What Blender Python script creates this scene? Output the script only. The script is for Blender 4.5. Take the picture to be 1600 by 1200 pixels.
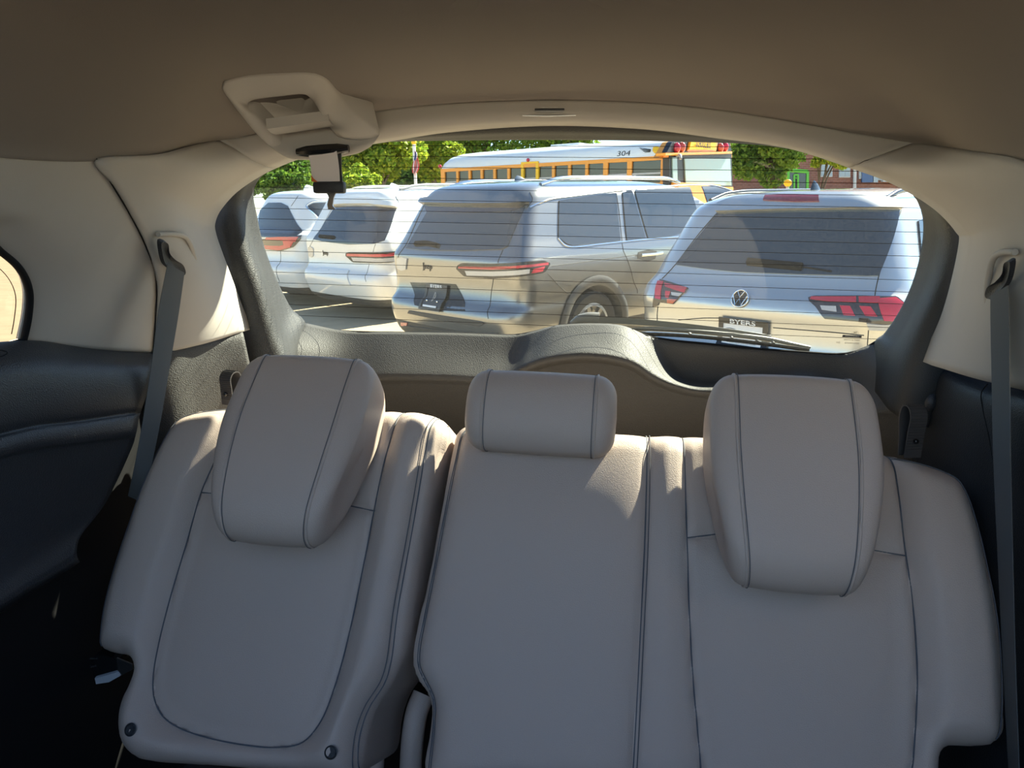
import bpy, bmesh, math, random
import numpy as np
from mathutils import Vector, Matrix

# ---------------------------------------------------------------- camera, world, sun, exposure
for _o in list(bpy.data.objects):
    bpy.data.objects.remove(_o, do_unlink=True)
SC = bpy.context.scene
COL = SC.collection
rad = math.radians

FPX = 1150.0                                  # focal length in pixels of a 1600 px wide frame
CAM = np.array([0.117, 0.0, 1.42])
YAW, PITCH, ROLL = rad(8.8), rad(12.4), 0.020
_f = np.array([-math.sin(YAW) * math.cos(PITCH), math.cos(YAW) * math.cos(PITCH), -math.sin(PITCH)])
_r0 = np.array([math.cos(YAW), math.sin(YAW), 0.0])
_u0 = np.cross(_r0, _f)
_r = _r0 * math.cos(ROLL) + _u0 * math.sin(ROLL)
_u = _u0 * math.cos(ROLL) - _r0 * math.sin(ROLL)
cam_d = bpy.data.cameras.new('camera')
cam_d.sensor_fit = 'HORIZONTAL'
cam_d.sensor_width = 36.0
cam_d.lens = FPX / 1600.0 * 36.0
cam_d.clip_start = 0.02
cam_d.clip_end = 400
cam = bpy.data.objects.new('camera', cam_d)
COL.objects.link(cam)
cam.matrix_world = Matrix(((_r[0], _u[0], -_f[0], CAM[0]), (_r[1], _u[1], -_f[1], CAM[1]),
                           (_r[2], _u[2], -_f[2], CAM[2]), (0, 0, 0, 1)))
SC.camera = cam

SUN_DIR = Vector((0.80, 0.93, 1.12)).normalized()      # towards the sun: right, behind the car, high
world = bpy.data.worlds.new('world')
SC.world = world
world.use_nodes = True
_nt = world.node_tree
_nt.nodes.clear()
_sky = _nt.nodes.new('ShaderNodeTexSky')
_sky.sky_type = 'NISHITA'
_sky.sun_disc = False
_sky.sun_elevation = math.asin(SUN_DIR.z)
_sky.sun_rotation = math.atan2(SUN_DIR.x, SUN_DIR.y)
_sky.air_density = 1.0
_sky.dust_density = 0.25
_sky.ozone_density = 2.5
_bg = _nt.nodes.new('ShaderNodeBackground')
_bg.inputs['Strength'].default_value = 0.24
_wo = _nt.nodes.new('ShaderNodeOutputWorld')
_nt.links.new(_sky.outputs[0], _bg.inputs['Color'])
_nt.links.new(_bg.outputs[0], _wo.inputs['Surface'])

sun_d = bpy.data.lights.new('sun', 'SUN')
sun_d.energy = 20.0
sun_d.angle = rad(0.55)
sun_d.color = (1.0, 0.89, 0.71)
sun = bpy.data.objects.new('sun', sun_d)
COL.objects.link(sun)
sun.rotation_euler = SUN_DIR.to_track_quat('Z', 'Y').to_euler()

vs = SC.view_settings
vs.view_transform = 'Standard'
vs.look = 'None'
vs.exposure = 1.35
vs.gamma = 1.0
vs.use_curve_mapping = False
try:
    SC.cycles.max_bounces = 10
    SC.cycles.diffuse_bounces = 6
    SC.cycles.transparent_max_bounces = 24
    SC.cycles.use_denoising = True
    SC.cycles.sample_clamp_indirect = 6.0
except Exception:
    pass

# ---------------------------------------------------------------- pixel rays -> points in the place
def ray(px, py):
    d = _f + _r * ((px - 800.0) / FPX) + _u * ((600.0 - py) / FPX)
    return d
def U(px, py, y):
    d = ray(px, py); return CAM + d * ((y - CAM[1]) / d[1])
def UX(px, py, x):
    d = ray(px, py); return CAM + d * ((x - CAM[0]) / d[0])
def UZ(px, py, z):
    d = ray(px, py); return CAM + d * ((z - CAM[2]) / d[2])
def hit(px, py, p0, n):
    d = ray(px, py); n = np.asarray(n, float)
    return CAM + d * (np.dot(np.asarray(p0, float) - CAM, n) / np.dot(d, n))
def proj(p):
    v = np.asarray(p, float) - CAM
    w = v @ _f
    return 800 + FPX * (v @ _r) / w, 600 - FPX * (v @ _u) / w

# ---------------------------------------------------------------- mesh helpers
def link(o, parent=None):
    COL.objects.link(o)
    if parent is not None:
        o.parent = parent
        if parent.name in WORLD_EMPTIES:          # parts built in place keep their place under the thing's origin
            o.matrix_parent_inverse = WORLD_EMPTIES[parent.name].inverted()
    return o
WORLD_EMPTIES = {}
def tag(o, label=None, category=None, group=None, kind=None):
    if label: o['label'] = label
    if category: o['category'] = category
    if group: o['group'] = group
    if kind: o['kind'] = kind
    return o
def mesh_obj(name, verts, faces, mat=None, parent=None, smooth=True, autosmooth=None):
    me = bpy.data.meshes.new(name)
    me.from_pydata([tuple(map(float, v)) for v in verts], [], [tuple(int(i) for i in f) for f in faces])
    me.update()
    if mat is not None:
        me.materials.append(mat)
    if smooth and len(me.polygons):
        me.polygons.foreach_set('use_smooth', [True] * len(me.polygons))
    o = bpy.data.objects.new(name, me)
    link(o, parent)
    if autosmooth is not None:
        bm = bmesh.new(); bm.from_mesh(me)
        for e in bm.edges:
            if len(e.link_faces) == 2 and e.calc_face_angle(0) > rad(autosmooth):
                e.smooth = False
        bm.to_mesh(me); bm.free()
    return o
def empty(name, loc=(0, 0, 0), rz=0.0, parent=None, local=False):
    o = bpy.data.objects.new(name, None)
    if not local:
        WORLD_EMPTIES[o.name] = Matrix.Translation(Vector([float(c) for c in loc])) @ Matrix.Rotation(rz, 4, 'Z')
    o.empty_display_size = 0.05
    o.location = loc
    o.rotation_euler = (0, 0, rz)
    return link(o, parent)
def cr(pts, n, closed=False):
    """Catmull-Rom through pts, resampled to n points evenly by length."""
    P = np.asarray(pts, float)
    m = len(P)
    if m == 2 and not closed:
        t = np.linspace(0, 1, n)[:, None]
        return P[0] * (1 - t) + P[1] * t
    if closed:
        Q = np.vstack([P[-1], P, P[0], P[1]]); segs = m
    else:
        Q = np.vstack([2 * P[0] - P[1], P, 2 * P[-1] - P[-2]]); segs = m - 1
    out = []
    k = 14
    for i in range(segs):
        p0, p1, p2, p3 = Q[i], Q[i + 1], Q[i + 2], Q[i + 3]
        a = [np.linalg.norm(p1 - p0) ** .5 + 1e-9, np.linalg.norm(p2 - p1) ** .5 + 1e-9, np.linalg.norm(p3 - p2) ** .5 + 1e-9]
        m1 = (p1 - p0) / a[0] - (p2 - p0) / (a[0] + a[1]) + (p2 - p1) / a[1]
        m2 = (p2 - p1) / a[1] - (p3 - p1) / (a[1] + a[2]) + (p3 - p2) / a[2]
        m1 = m1 * a[1]; m2 = m2 * a[1]
        for j in range(k):
            t = j / k
            out.append((2*t**3-3*t**2+1) * p1 + (t**3-2*t**2+t) * m1 + (-2*t**3+3*t**2) * p2 + (t**3-t**2) * m2)
    if not closed:
        out.append(Q[-2])
    else:
        out.append(out[0])
    O = np.array(out)
    L = np.concatenate([[0], np.cumsum(np.linalg.norm(np.diff(O, axis=0), axis=1))])
    s = np.linspace(0, L[-1], n + 1)[:-1] if closed else np.linspace(0, L[-1], n)
    return np.stack([np.interp(s, L, O[:, c]) for c in range(O.shape[1])], 1)
def poly_rs(pts, n):
    """straight polyline resampled to n points"""
    O = np.asarray(pts, float)
    L = np.concatenate([[0], np.cumsum(np.linalg.norm(np.diff(O, axis=0), axis=1))])
    s = np.linspace(0, L[-1], n)
    return np.stack([np.interp(s, L, O[:, c]) for c in range(O.shape[1])], 1)
def grid_faces(nu, nv, cu=False, cv=False, flip=False):
    """verts indexed i*nv+j"""
    F = []
    for i in range(nu if cu else nu - 1):
        for j in range(nv if cv else nv - 1):
            a, b = i * nv + j, ((i + 1) % nu) * nv + j
            c, d = ((i + 1) % nu) * nv + (j + 1) % nv, i * nv + (j + 1) % nv
            F.append((a, d, c, b) if flip else (a, b, c, d))
    return F
def cross_spline(curves, m):
    """curves: list of arrays (n,3). returns array (m', n,3) splined across the list"""
    C = np.asarray(curves, float)
    n = C.shape[1]
    out = np.zeros((m, n, 3))
    for i in range(n):
        out[:, i, :] = cr(C[:, i, :], m)
    return out
def surf_obj(name, G, mat, parent=None, cu=False, cv=False, flip=False, solid=None, offset=-1.0):
    nu, nv = G.shape[:2]
    o = mesh_obj(name, G.reshape(-1, 3), grid_faces(nu, nv, cu, cv, flip), mat, parent)
    if solid:
        md = o.modifiers.new('thick', 'SOLIDIFY')
        md.thickness = solid
        md.offset = offset
    return o
def tube_geo(path, r, seg=8, closed=False, cap=True):
    P = np.asarray(path, float)
    n = len(P)
    R = np.full(n, r, float) if np.isscalar(r) else np.asarray(r, float)
    T = np.gradient(P, axis=0)
    if closed:
        T = np.roll(P, -1, 0) - np.roll(P, 1, 0)
    T /= np.linalg.norm(T, axis=1)[:, None] + 1e-12
    ref = np.array([0, 0, 1.0]) if abs(T[0][2]) < .9 else np.array([1.0, 0, 0])
    N = np.cross(T[0], ref); N /= np.linalg.norm(N)
    V = []
    for i in range(n):
        N = N - T[i] * (N @ T[i]); N /= np.linalg.norm(N) + 1e-12
        B = np.cross(T[i], N)
        for k in range(seg):
            a = 2 * math.pi * k / seg
            V.append(P[i] + R[i] * (math.cos(a) * N + math.sin(a) * B))
    F = grid_faces(n, seg, cu=closed, cv=True)
    if cap and not closed:
        F.append(tuple(range(seg))[::-1]); F.append(tuple(range((n - 1) * seg, n * seg)))
    return V, F
def tube(name, path, r, mat, parent=None, seg=8, closed=False):
    V, F = tube_geo(path, r, seg, closed)
    return mesh_obj(name, V, F, mat, parent, autosmooth=60)
class MB:
    """collects shapes of ONE part"""
    def __init__(s): s.v, s.f = [], []
    def add(s, V, F):
        b = len(s.v); s.v += [tuple(map(float, p)) for p in V]; s.f += [tuple(int(i) + b for i in f) for f in F]; return s
    def box(s, c, size, rot=None, bev=0.0):
        bm = bmesh.new(); bmesh.ops.create_cube(bm, size=1.0)
        for v in bm.verts: v.co = Vector((v.co.x * size[0], v.co.y * size[1], v.co.z * size[2]))
        if bev > 0: bmesh.ops.bevel(bm, geom=list(bm.edges), offset=bev, segments=2, affect='EDGES', profile=.5)
        M = Matrix.Translation(Vector(c)) @ (rot.to_4x4() if rot is not None else Matrix.Identity(4))
        bm.verts.index_update()
        V = [M @ v.co for v in bm.verts]; F = [[v.index for v in f.verts] for f in bm.faces]
        bm.free(); return s.add(V, F)
    def tube(s, path, r, seg=8, closed=False):
        return s.add(*tube_geo(path, r, seg, closed))
    def grid(s, G, cu=False, cv=False, flip=False):
        nu, nv = G.shape[:2]; return s.add(G.reshape(-1, 3), grid_faces(nu, nv, cu, cv, flip))
    def prism(s, poly, d):
        """closed planar polygon (n,3) pushed along vector d"""
        P = np.asarray(poly, float); n = len(P); d = np.asarray(d, float)
        V = np.vstack([P, P + d])
        F = [tuple(range(n))[::-1], tuple(range(n, 2 * n))] + [(i, (i + 1) % n, n + (i + 1) % n, n + i) for i in range(n)]
        return s.add(V, F)
    def sphere(s, c, r, seg=12, rings=8):
        r = (r, r, r) if np.isscalar(r) else r
        bm = bmesh.new(); bmesh.ops.create_uvsphere(bm, u_segments=seg, v_segments=rings, radius=1)
        bm.verts.index_update()
        V = [(v.co.x * r[0] + c[0], v.co.y * r[1] + c[1], v.co.z * r[2] + c[2]) for v in bm.verts]
        F = [[v.index for v in f.verts] for f in bm.faces]; bm.free(); return s.add(V, F)
    def build(s, name, mat, parent=None, smooth=True, auto=35):
        return mesh_obj(name, s.v, s.f, mat, parent, smooth, auto)
def text_mesh(body, size, extrude=0.0, align='CENTER', bold=0.0, spacing=1.0):
    cu = bpy.data.curves.new('txt', 'FONT')
    cu.body = body; cu.size = size; cu.extrude = extrude; cu.align_x = align; cu.align_y = 'CENTER'
    cu.offset = bold; cu.space_character = spacing; cu.resolution_u = 3
    o = bpy.data.objects.new('txt', cu); COL.objects.link(o)
    bpy.context.view_layer.update()
    dg = bpy.context.evaluated_depsgraph_get()
    me = bpy.data.meshes.new_from_object(o.evaluated_get(dg))
    V = [tuple(v.co) for v in me.vertices]; F = [tuple(p.vertices) for p in me.polygons]
    bpy.data.objects.remove(o, do_unlink=True); bpy.data.curves.remove(cu); bpy.data.meshes.remove(me)
    return V, F
def text_on(name, body, size, origin, xdir, ydir, mat, parent=None, extrude=.0, bold=0.0, fn=None, spacing=1.0, sx=1.0):
    V, F = text_mesh(body, size, extrude, bold=bold, spacing=spacing)
    o_, x_, y_ = (np.asarray(a, float) for a in (origin, xdir, ydir))
    x_ /= np.linalg.norm(x_); y_ /= np.linalg.norm(y_); n_ = np.cross(x_, y_)
    if fn is None:
        W = [o_ + x_ * v[0] * sx + y_ * v[1] + n_ * v[2] for v in V]
    else:
        W = [fn(v[0] * sx, v[1], v[2]) for v in V]
    return mesh_obj(name, W, F, mat, parent, smooth=False)

# ---------------------------------------------------------------- materials
def mat(name, col, rough=.5, metal=0.0, spec=.5, bump=None, var=None, coat=0.0, sheen=0.0, emit=None, alpha=None, coat_rough=.03):
    """bump=(scale, strength[, detail]); var=(scale, amount) noise in value"""
    m = bpy.data.materials.new(name); m.use_nodes = True
    nt = m.node_tree; b = nt.nodes['Principled BSDF']
    b.inputs['Base Color'].default_value = (*col, 1); b.inputs['Roughness'].default_value = rough
    b.inputs['Metallic'].default_value = metal; b.inputs['Specular IOR Level'].default_value = spec
    b.inputs['Coat Weight'].default_value = coat; b.inputs['Coat Roughness'].default_value = coat_rough
    if sheen: b.inputs['Sheen Weight'].default_value = sheen
    if emit: b.inputs['Emission Color'].default_value = (*emit[0], 1); b.inputs['Emission Strength'].default_value = emit[1]
    tc = nt.nodes.new('ShaderNodeTexCoord')
    if var:
        n = nt.nodes.new('ShaderNodeTexNoise'); n.inputs['Scale'].default_value = var[0]; n.inputs['Detail'].default_value = 5
        nt.links.new(tc.outputs['Object'], n.inputs['Vector'])
        mr = nt.nodes.new('ShaderNodeMapRange'); mr.inputs[1].default_value = .3; mr.inputs[2].default_value = .7
        mr.inputs[3].default_value = 1 - var[1]; mr.inputs[4].default_value = 1 + var[1]
        nt.links.new(n.outputs[0], mr.inputs[0])
        mx = nt.nodes.new('ShaderNodeMix'); mx.data_type = 'RGBA'; mx.blend_type = 'MULTIPLY'; mx.inputs[0].default_value = 1
        mx.inputs[6].default_value = (*col, 1)
        cb = nt.nodes.new('ShaderNodeCombineColor')
        for i in range(3): nt.links.new(mr.outputs[0], cb.inputs[i])
        nt.links.new(cb.outputs[0], mx.inputs[7]); nt.links.new(mx.outputs[2], b.inputs['Base Color'])
    if bump:
        if bump[0] < 0:
            n = nt.nodes.new('ShaderNodeTexVoronoi'); n.inputs['Scale'].default_value = -bump[0]; n.feature = 'SMOOTH_F1'
        else:
            n = nt.nodes.new('ShaderNodeTexNoise'); n.inputs['Scale'].default_value = bump[0]; n.inputs['Detail'].default_value = bump[2] if len(bump) > 2 else 3
        nt.links.new(tc.outputs['Object'], n.inputs['Vector'])
        bp = nt.nodes.new('ShaderNodeBump'); bp.inputs['Strength'].default_value = bump[1]; bp.inputs['Distance'].default_value = .001
        nt.links.new(n.outputs[0], bp.inputs['Height']); nt.links.new(bp.outputs[0], b.inputs['Normal'])
    return m
def glass_mat(name, tint, refl=.06, rough=0.0, haze=0.0, hazecol=(.8, .8, .75)):
    m = bpy.data.materials.new(name); m.use_nodes = True
    nt = m.node_tree; nt.nodes.clear()
    t = nt.nodes.new('ShaderNodeBsdfTransparent'); t.inputs[0].default_value = (*tint, 1)
    g = nt.nodes.new('ShaderNodeBsdfGlossy'); g.inputs['Roughness'].default_value = rough
    lw = nt.nodes.new('ShaderNodeLayerWeight'); lw.inputs[0].default_value = .5
    pw = nt.nodes.new('ShaderNodeMath'); pw.operation = 'POWER'; pw.inputs[1].default_value = 5
    nt.links.new(lw.outputs['Facing'], pw.inputs[0])
    mth = nt.nodes.new('ShaderNodeMath'); mth.operation = 'MULTIPLY_ADD'; mth.inputs[1].default_value = .6; mth.inputs[2].default_value = refl
    mth.use_clamp = True
    nt.links.new(pw.outputs[0], mth.inputs[0])
    mx = nt.nodes.new('ShaderNodeMixShader'); nt.links.new(mth.outputs[0], mx.inputs[0])
    nt.links.new(t.outputs[0], mx.inputs[1]); nt.links.new(g.outputs[0], mx.inputs[2])
    last = mx.outputs[0]
    if haze:
        d = nt.nodes.new('ShaderNodeBsdfTranslucent'); d.inputs[0].default_value = (*hazecol, 1)
        d2 = nt.nodes.new('ShaderNodeBsdfDiffuse'); d2.inputs[0].default_value = (*hazecol, 1)
        md = nt.nodes.new('ShaderNodeMixShader'); md.inputs[0].default_value = .4
        nt.links.new(d.outputs[0], md.inputs[1]); nt.links.new(d2.outputs[0], md.inputs[2])
        n = nt.nodes.new('ShaderNodeTexNoise'); n.inputs['Scale'].default_value = 260; n.inputs['Detail'].default_value = 4
        tc = nt.nodes.new('ShaderNodeTexCoord'); nt.links.new(tc.outputs['Object'], n.inputs['Vector'])
        mr = nt.nodes.new('ShaderNodeMapRange'); mr.inputs[1].default_value = .35; mr.inputs[2].default_value = .8
        mr.inputs[3].default_value = haze * .6; mr.inputs[4].default_value = haze * 2.2
        nt.links.new(n.outputs[0], mr.inputs[0])
        m2 = nt.nodes.new('ShaderNodeMixShader'); nt.links.new(mr.outputs[0], m2.inputs[0])
        nt.links.new(last, m2.inputs[1]); nt.links.new(md.outputs[0], m2.inputs[2]); last = m2.outputs[0]
    out = nt.nodes.new('ShaderNodeOutputMaterial'); nt.links.new(last, out.inputs[0])
    return m
M = {}
M['leather'] = mat('grey_leather', (.485, .39, .33), .52, bump=(-900, .35), spec=.35)
M['leather_side'] = M['leather']
M['thread'] = mat('dark_grey_thread', (.10, .105, .12), .8)
M['headliner'] = mat('beige_headliner_cloth', (.235, .205, .18), .95, bump=(900, .25), spec=.1)
M['beige'] = mat('warm_grey_plastic', (.43, .40, .36), .6, bump=(1200, .15), var=(7, .04), spec=.3)
M['black_plastic'] = mat('black_grained_plastic', (.024, .026, .030), .42, bump=(-700, .55), spec=.4)
M['gate_trim'] = mat('grained_gate_trim_sun_tone', (.078, .076, .072), .55, bump=(-620, .8), spec=.25)  # lighter tone for trim in the sun, sunlight put into the colour
M['gate_pillar'] = mat('grained_pillar_trim_shade_tone', (.034, .034, .033), .5, bump=(-620, .7), spec=.3)  # darker copy of the gate trim, shade put into the colour
M['black_gloss'] = mat('black_gloss', (.01, .01, .011), .15)
M['black_matte'] = mat('black_matte', (.008, .008, .009), .85, spec=.2)
M['webbing'] = mat('grey_webbing', (.13, .135, .135), .75, bump=(1500, .4), spec=.25)
M['webbing_dark'] = mat('dark_webbing', (.05, .045, .045), .6, bump=(1500, .4))
M['metal'] = mat('brushed_metal', (.65, .66, .66), .28, metal=1.0)
M['paper'] = mat('white_paper', (.80, .72, .68), .8)
M['orange'] = mat('orange_print', (.62, .14, .03), .7)
M['glass'] = glass_mat('rear_glass', (.63, .665, .66), refl=.02, haze=.0045)
M['glass_side'] = glass_mat('side_glass', (.25, .25, .24), refl=.03)
M['fill_roof'] = glass_mat('sky_fill_roof_glass', (.80, .82, .82), refl=.03)  # for the added, unseen roof opening above the camera
M['heat_line'] = mat('heater_wire', (.010, .006, .004), .8, spec=.1)

# ================================================================ SEATS
RECL = rad(30)
EX = np.array([1.0, 0, 0]); EV = np.array([0, math.sin(RECL), math.cos(RECL)]); EN = np.array([0, -math.cos(RECL), math.sin(RECL)])
SO = U(850, 760, 1.0)
def sp(px, py):
    p = hit(px, py, SO, EN) - SO
    return np.array([p @ EX, p @ EV])
def sp3(ab, h=0.0):
    return SO + EX * ab[0] + EV * ab[1] + EN * h
def sd_poly(P, poly):
    """signed distance of points P (n,2) to a closed polygon (inside positive), nearest points"""
    A = np.asarray(poly, float); B = np.roll(A, -1, 0)
    best = np.full(len(P), 1e9); near = np.zeros_like(P); inside = np.zeros(len(P), bool)
    for a, b in zip(A, B):
        ab = b - a; t = np.clip(((P - a) @ ab) / (ab @ ab + 1e-15), 0, 1)
        q = a + t[:, None] * ab; d = np.linalg.norm(P - q, axis=1)
        k = d < best; best[k] = d[k]; near[k] = q[k]
        c = ((a[1] > P[:, 1]) != (b[1] > P[:, 1])) & (P[:, 0] < (b[0] - a[0]) * (P[:, 1] - a[1]) / (b[1] - a[1] + 1e-15) + a[0])
        inside ^= c
    return np.where(inside, best, -best), near
def d_line(P, line):
    A = np.asarray(line, float); best = np.full(len(P), 1e9)
    for a, b in zip(A[:-1], A[1:]):
        ab = b - a; t = np.clip(((P - a) @ ab) / (ab @ ab + 1e-15), 0, 1)
        best = np.minimum(best, np.linalg.norm(P - (a + t[:, None] * ab), axis=1))
    return best
def sstep(x, a, b):
    t = np.clip((x - a) / (b - a), 0, 1); return t * t * (3 - 2 * t)
def pad(outline, seams, hfun, regions, parent, mat_, step=.005, edge=.034, back=.17, groove=.0035, puff=.010, roll_k=.55, roll_l=.12):
    """padded seatback: outline and seams in seat-plane metres; regions = [(name, polygon or None)]"""
    lo = outline.min(0) - step; hi = outline.max(0) + step
    nx, ny = int((hi[0] - lo[0]) / step) + 2, int((hi[1] - lo[1]) / step) + 2
    gx, gy = np.meshgrid(lo[0] + np.arange(nx) * step, lo[1] + np.arange(ny) * step, indexing='ij')
    P = np.stack([gx.ravel(), gy.ravel()], 1)
    sd, near = sd_poly(P, outline)
    ins = (sd > 0).reshape(nx, ny)
    cells = ins[:-1, :-1] | ins[1:, :-1] | ins[1:, 1:] | ins[:-1, 1:]
    used = np.zeros((nx, ny), bool)
    for dx in (0, 1):
        for dy in (0, 1):
            used[dx:nx - 1 + dx, dy:ny - 1 + dy] |= cells
    out = (sd <= 0)
    P[out] = near[out]
    d = np.maximum(sd, 0)
    ds = np.full(len(P), 1e9)
    for s in seams: ds = np.minimum(ds, d_line(P, s))
    def height(Q, dq, dsq):
        q = np.clip(dq / edge, 0, 1)
        h = edge * (np.sqrt(np.maximum(0, 1 - (1 - q) ** 2)) - 1)
        h += hfun(Q) * q
        h += puff * (1 - np.exp(-np.minimum(dsq, dq + .02) / .022))
        h -= groove * np.exp(-(dsq / .0035) ** 2)
        h -= roll_k * np.maximum(0, Q[:, 1] - (btop(Q[:, 0]) - roll_l)) ** 2          # the top rolls back
        return h
    oo = outline[outline[:, 1] > outline[:, 1].max() - .14]; oo = oo[np.argsort(oo[:, 0])]
    btop = lambda x: np.interp(x, oo[:, 0], oo[:, 1])
    H = height(P, d, ds)
    V3 = SO + P[:, :1] * EX + P[:, 1:] * EV + H[:, None] * EN
    idx = lambda i, j: i * ny + j
    allf = []
    for i in range(nx - 1):
        for j in range(ny - 1):
            if cells[i, j]:
                allf.append((idx(i, j), idx(i + 1, j), idx(i + 1, j + 1), idx(i, j + 1)))
    cen = np.array([P[list(f)].mean(0) for f in allf])
    lab = np.zeros(len(allf), int)
    for k, (nm, pg) in enumerate(regions):
        if pg is not None:
            s_, _ = sd_poly(cen, pg); lab[s_ > 0] = k
    # back rim from boundary edges
    from collections import Counter
    ec = Counter()
    for f in allf:
        for a, b in zip(f, f[1:] + f[:1]): ec[(min(a, b), max(a, b))] += 1
    objs = []
    for k, (nm, pg) in enumerate(regions):
        fs = [f for f, l in zip(allf, lab) if l == k]
        vm = {}; V = []
        def vi(i):
            if i not in vm: vm[i] = len(V); V.append(V3[i])
            return vm[i]
        F = [tuple(vi(i) for i in f) for f in fs]
        F = [f for f in F if len(set(f)) >= 3]
        # rim
        bv = {}
        def bi(i):
            if i not in bv:
                bv[i] = len(V); V.append(V3[i] - EN * back)
            return bv[i]
        for f in fs:
            for a, b in zip(f, f[1:] + f[:1]):
                if ec[(min(a, b), max(a, b))] == 1 and np.linalg.norm(V3[a] - V3[b]) > 1e-6:
                    F.append((vi(b), vi(a), bi(a), bi(b)))
        o = mesh_obj(nm, V, F, mat_, parent)
        bm = bmesh.new(); bm.from_mesh(o.data)
        bmesh.ops.remove_doubles(bm, verts=bm.verts, dist=1e-5)
        bmesh.ops.dissolve_degenerate(bm, edges=bm.edges, dist=1e-5)
        bm.to_mesh(o.data); bm.free()
        objs.append(o)
    def on(Q, lift=.0020):
        Q = np.asarray(Q, float); s_, _ = sd_poly(Q, outline); dd = np.maximum(s_, 0)
        dsq = np.full(len(Q), 1e9)
        for s in seams: dsq = np.minimum(dsq, d_line(Q, s))
        h = height(Q, dd, dsq) + lift
        return SO + Q[:, :1] * EX + Q[:, 1:] * EV + h[:, None] * EN
    return objs, on
def sline(pts, n=60):
    return cr([sp(*p) for p in pts], n)
def spoly(pts, n=160):
    return cr([sp(*p) for p in pts], n, closed=True)
def stitches(name, on, line, parent, off=0.0, r=.0010, n=None):
    """one sewing thread running down a seam"""
    L = np.asarray(line)
    if off:
        T = np.gradient(L, axis=0); T /= np.linalg.norm(T, axis=1)[:, None]
        L = L + off * np.stack([T[:, 1], -T[:, 0]], 1)
    return tube(name, on(L), r, M['thread'], parent, seg=5)

# ---------- two-part split: the single seat on the left
seatL = empty('third_row_seat', sp3(sp(400, 1000), -.12))
tag(seatL, 'single grey leather third-row seatback left of the gap, with one tall headrest', 'car seat', 'third-row seats')
oL = [(355, 629), (322, 631), (290, 636), (266, 648), (246, 676), (216, 742), (190, 815), (165, 890), (150, 950), (144, 1000), (146, 1016),
      (168, 1022), (192, 1028), (200, 1042), (194, 1065), (182, 1090), (175, 1125), (181, 1164), (206, 1190), (300, 1200), (400, 1207), (480, 1214), (540, 1222),
      (556, 1205), (566, 1150), (580, 1108), (606, 1068), (628, 1020), (640, 960), (652, 880), (668, 790), (684, 715), (694, 678), (692, 655), (676, 643), (648, 637), (620, 635), (540, 634), (450, 632)]
outL = cr([sp(*p) for p in oL], 240, closed=True)
sm_in_l = sline([(362, 628), (348, 690), (330, 730), (313, 770), (290, 850), (266, 930), (246, 1010), (238, 1060), (240, 1092), (252, 1118), (276, 1136), (320, 1152), (380, 1164),
                 (430, 1168), (472, 1160), (500, 1128), (524, 1068), (545, 990), (562, 910), (574, 850), (584, 797), (600, 720), (622, 636)], 170)
sm_cross1 = sline([(313, 769), (345, 770)], 10)
sm_cross2 = sline([(500, 781), (540, 788), (585, 798)], 10)
sm_out_r = sline([(678, 645), (668, 690), (654, 770), (638, 860), (622, 950), (610, 1030), (598, 1066), (572, 1108), (558, 1150), (552, 1210)], 90)
sm_out_l = sline([(350, 632), (300, 640), (272, 652), (252, 690), (222, 752), (196, 825), (172, 898), (157, 955), (150, 1010)], 80)
sm_apron = sline([(207, 1050), (203, 1090), (201, 1130), (210, 1160), (232, 1178), (310, 1187), (470, 1203)], 60)
insL = np.vstack([sm_in_l])
crossy = (sp(313, 769)[1] + sp(585, 798)[1]) / 2
def clip_poly(poly, a, b, keep):
    """half-plane clip of polygon by the line a-b"""
    out = []; n = np.array([-(b - a)[1], (b - a)[0]]) * keep
    for p, q in zip(poly, np.roll(poly, -1, 0)):
        dp, dq = (p - a) @ n, (q - a) @ n
        if dp >= 0: out.append(p)
        if dp * dq < 0: out.append(p + (q - p) * dp / (dp - dq))
    return np.array(out)
insUp = clip_poly(insL, sp(313, 769), sp(585, 798), -1)
if len(insUp) and insUp[:, 1].mean() < crossy: insUp = clip_poly(insL, sp(313, 769), sp(585, 798), 1)
def hL(Q):
    s_, _ = sd_poly(Q, insL)
    return np.where(s_ > 0, -.002 - .006 * sstep(s_, 0, .02), .012 * sstep(-s_, 0, .03))
# the upper corner region of the bolsters
bolL_r = np.vstack([cr([sp(*p) for p in [(622, 620), (600, 720), (584, 797), (574, 850), (562, 910), (545, 990), (524, 1068), (500, 1128), (540, 1140), (620, 1100), (760, 1000), (760, 600)]], 60)])
partsL, onL = pad(outL, [sm_in_l, sm_cross1, sm_cross2, sm_out_r, sm_out_l], hL,
                  [('seatback_bolster', None), ('seatback_insert', insL), ('seatback_upper_insert', insUp)], seatL, M['leather'])
for nm, ln in (('stitched_seam', sm_in_l), ('stitched_seam', sm_cross1), ('stitched_seam', sm_cross2), ('stitched_seam', sm_out_r), ('stitched_seam', sm_out_l)):
    stitches(nm, onL, ln, seatL)
for ln, of in ((sm_out_r, .004), (sm_out_l, -.004)):
    stitches('stitched_seam', onL, ln, seatL, off=of, r=.0007)
# two round holes in the apron
for (hx, hy) in ((218, 1137), (525, 1172)):
    c = onL(np.array([sp(hx, hy)]), lift=.0012)[0]
    mb = MB()
    for r0, r1, z0, z1 in ((.0088, .0075, 0, .0006), (.0075, .0065, .0006, -.0008), (.0065, .0001, -.0008, -.0012)):
        G = np.array([[c + EX * math.cos(a) * rr + EV * math.sin(a) * rr + EN * zz for rr, zz in ((r0, z0), (r1, z1))] for a in np.linspace(0, 2 * math.pi, 25)[:-1]])
        mb.grid(G, cu=True)
    mb.build('anchor_plug', M['black_plastic'], seatL)

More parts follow.
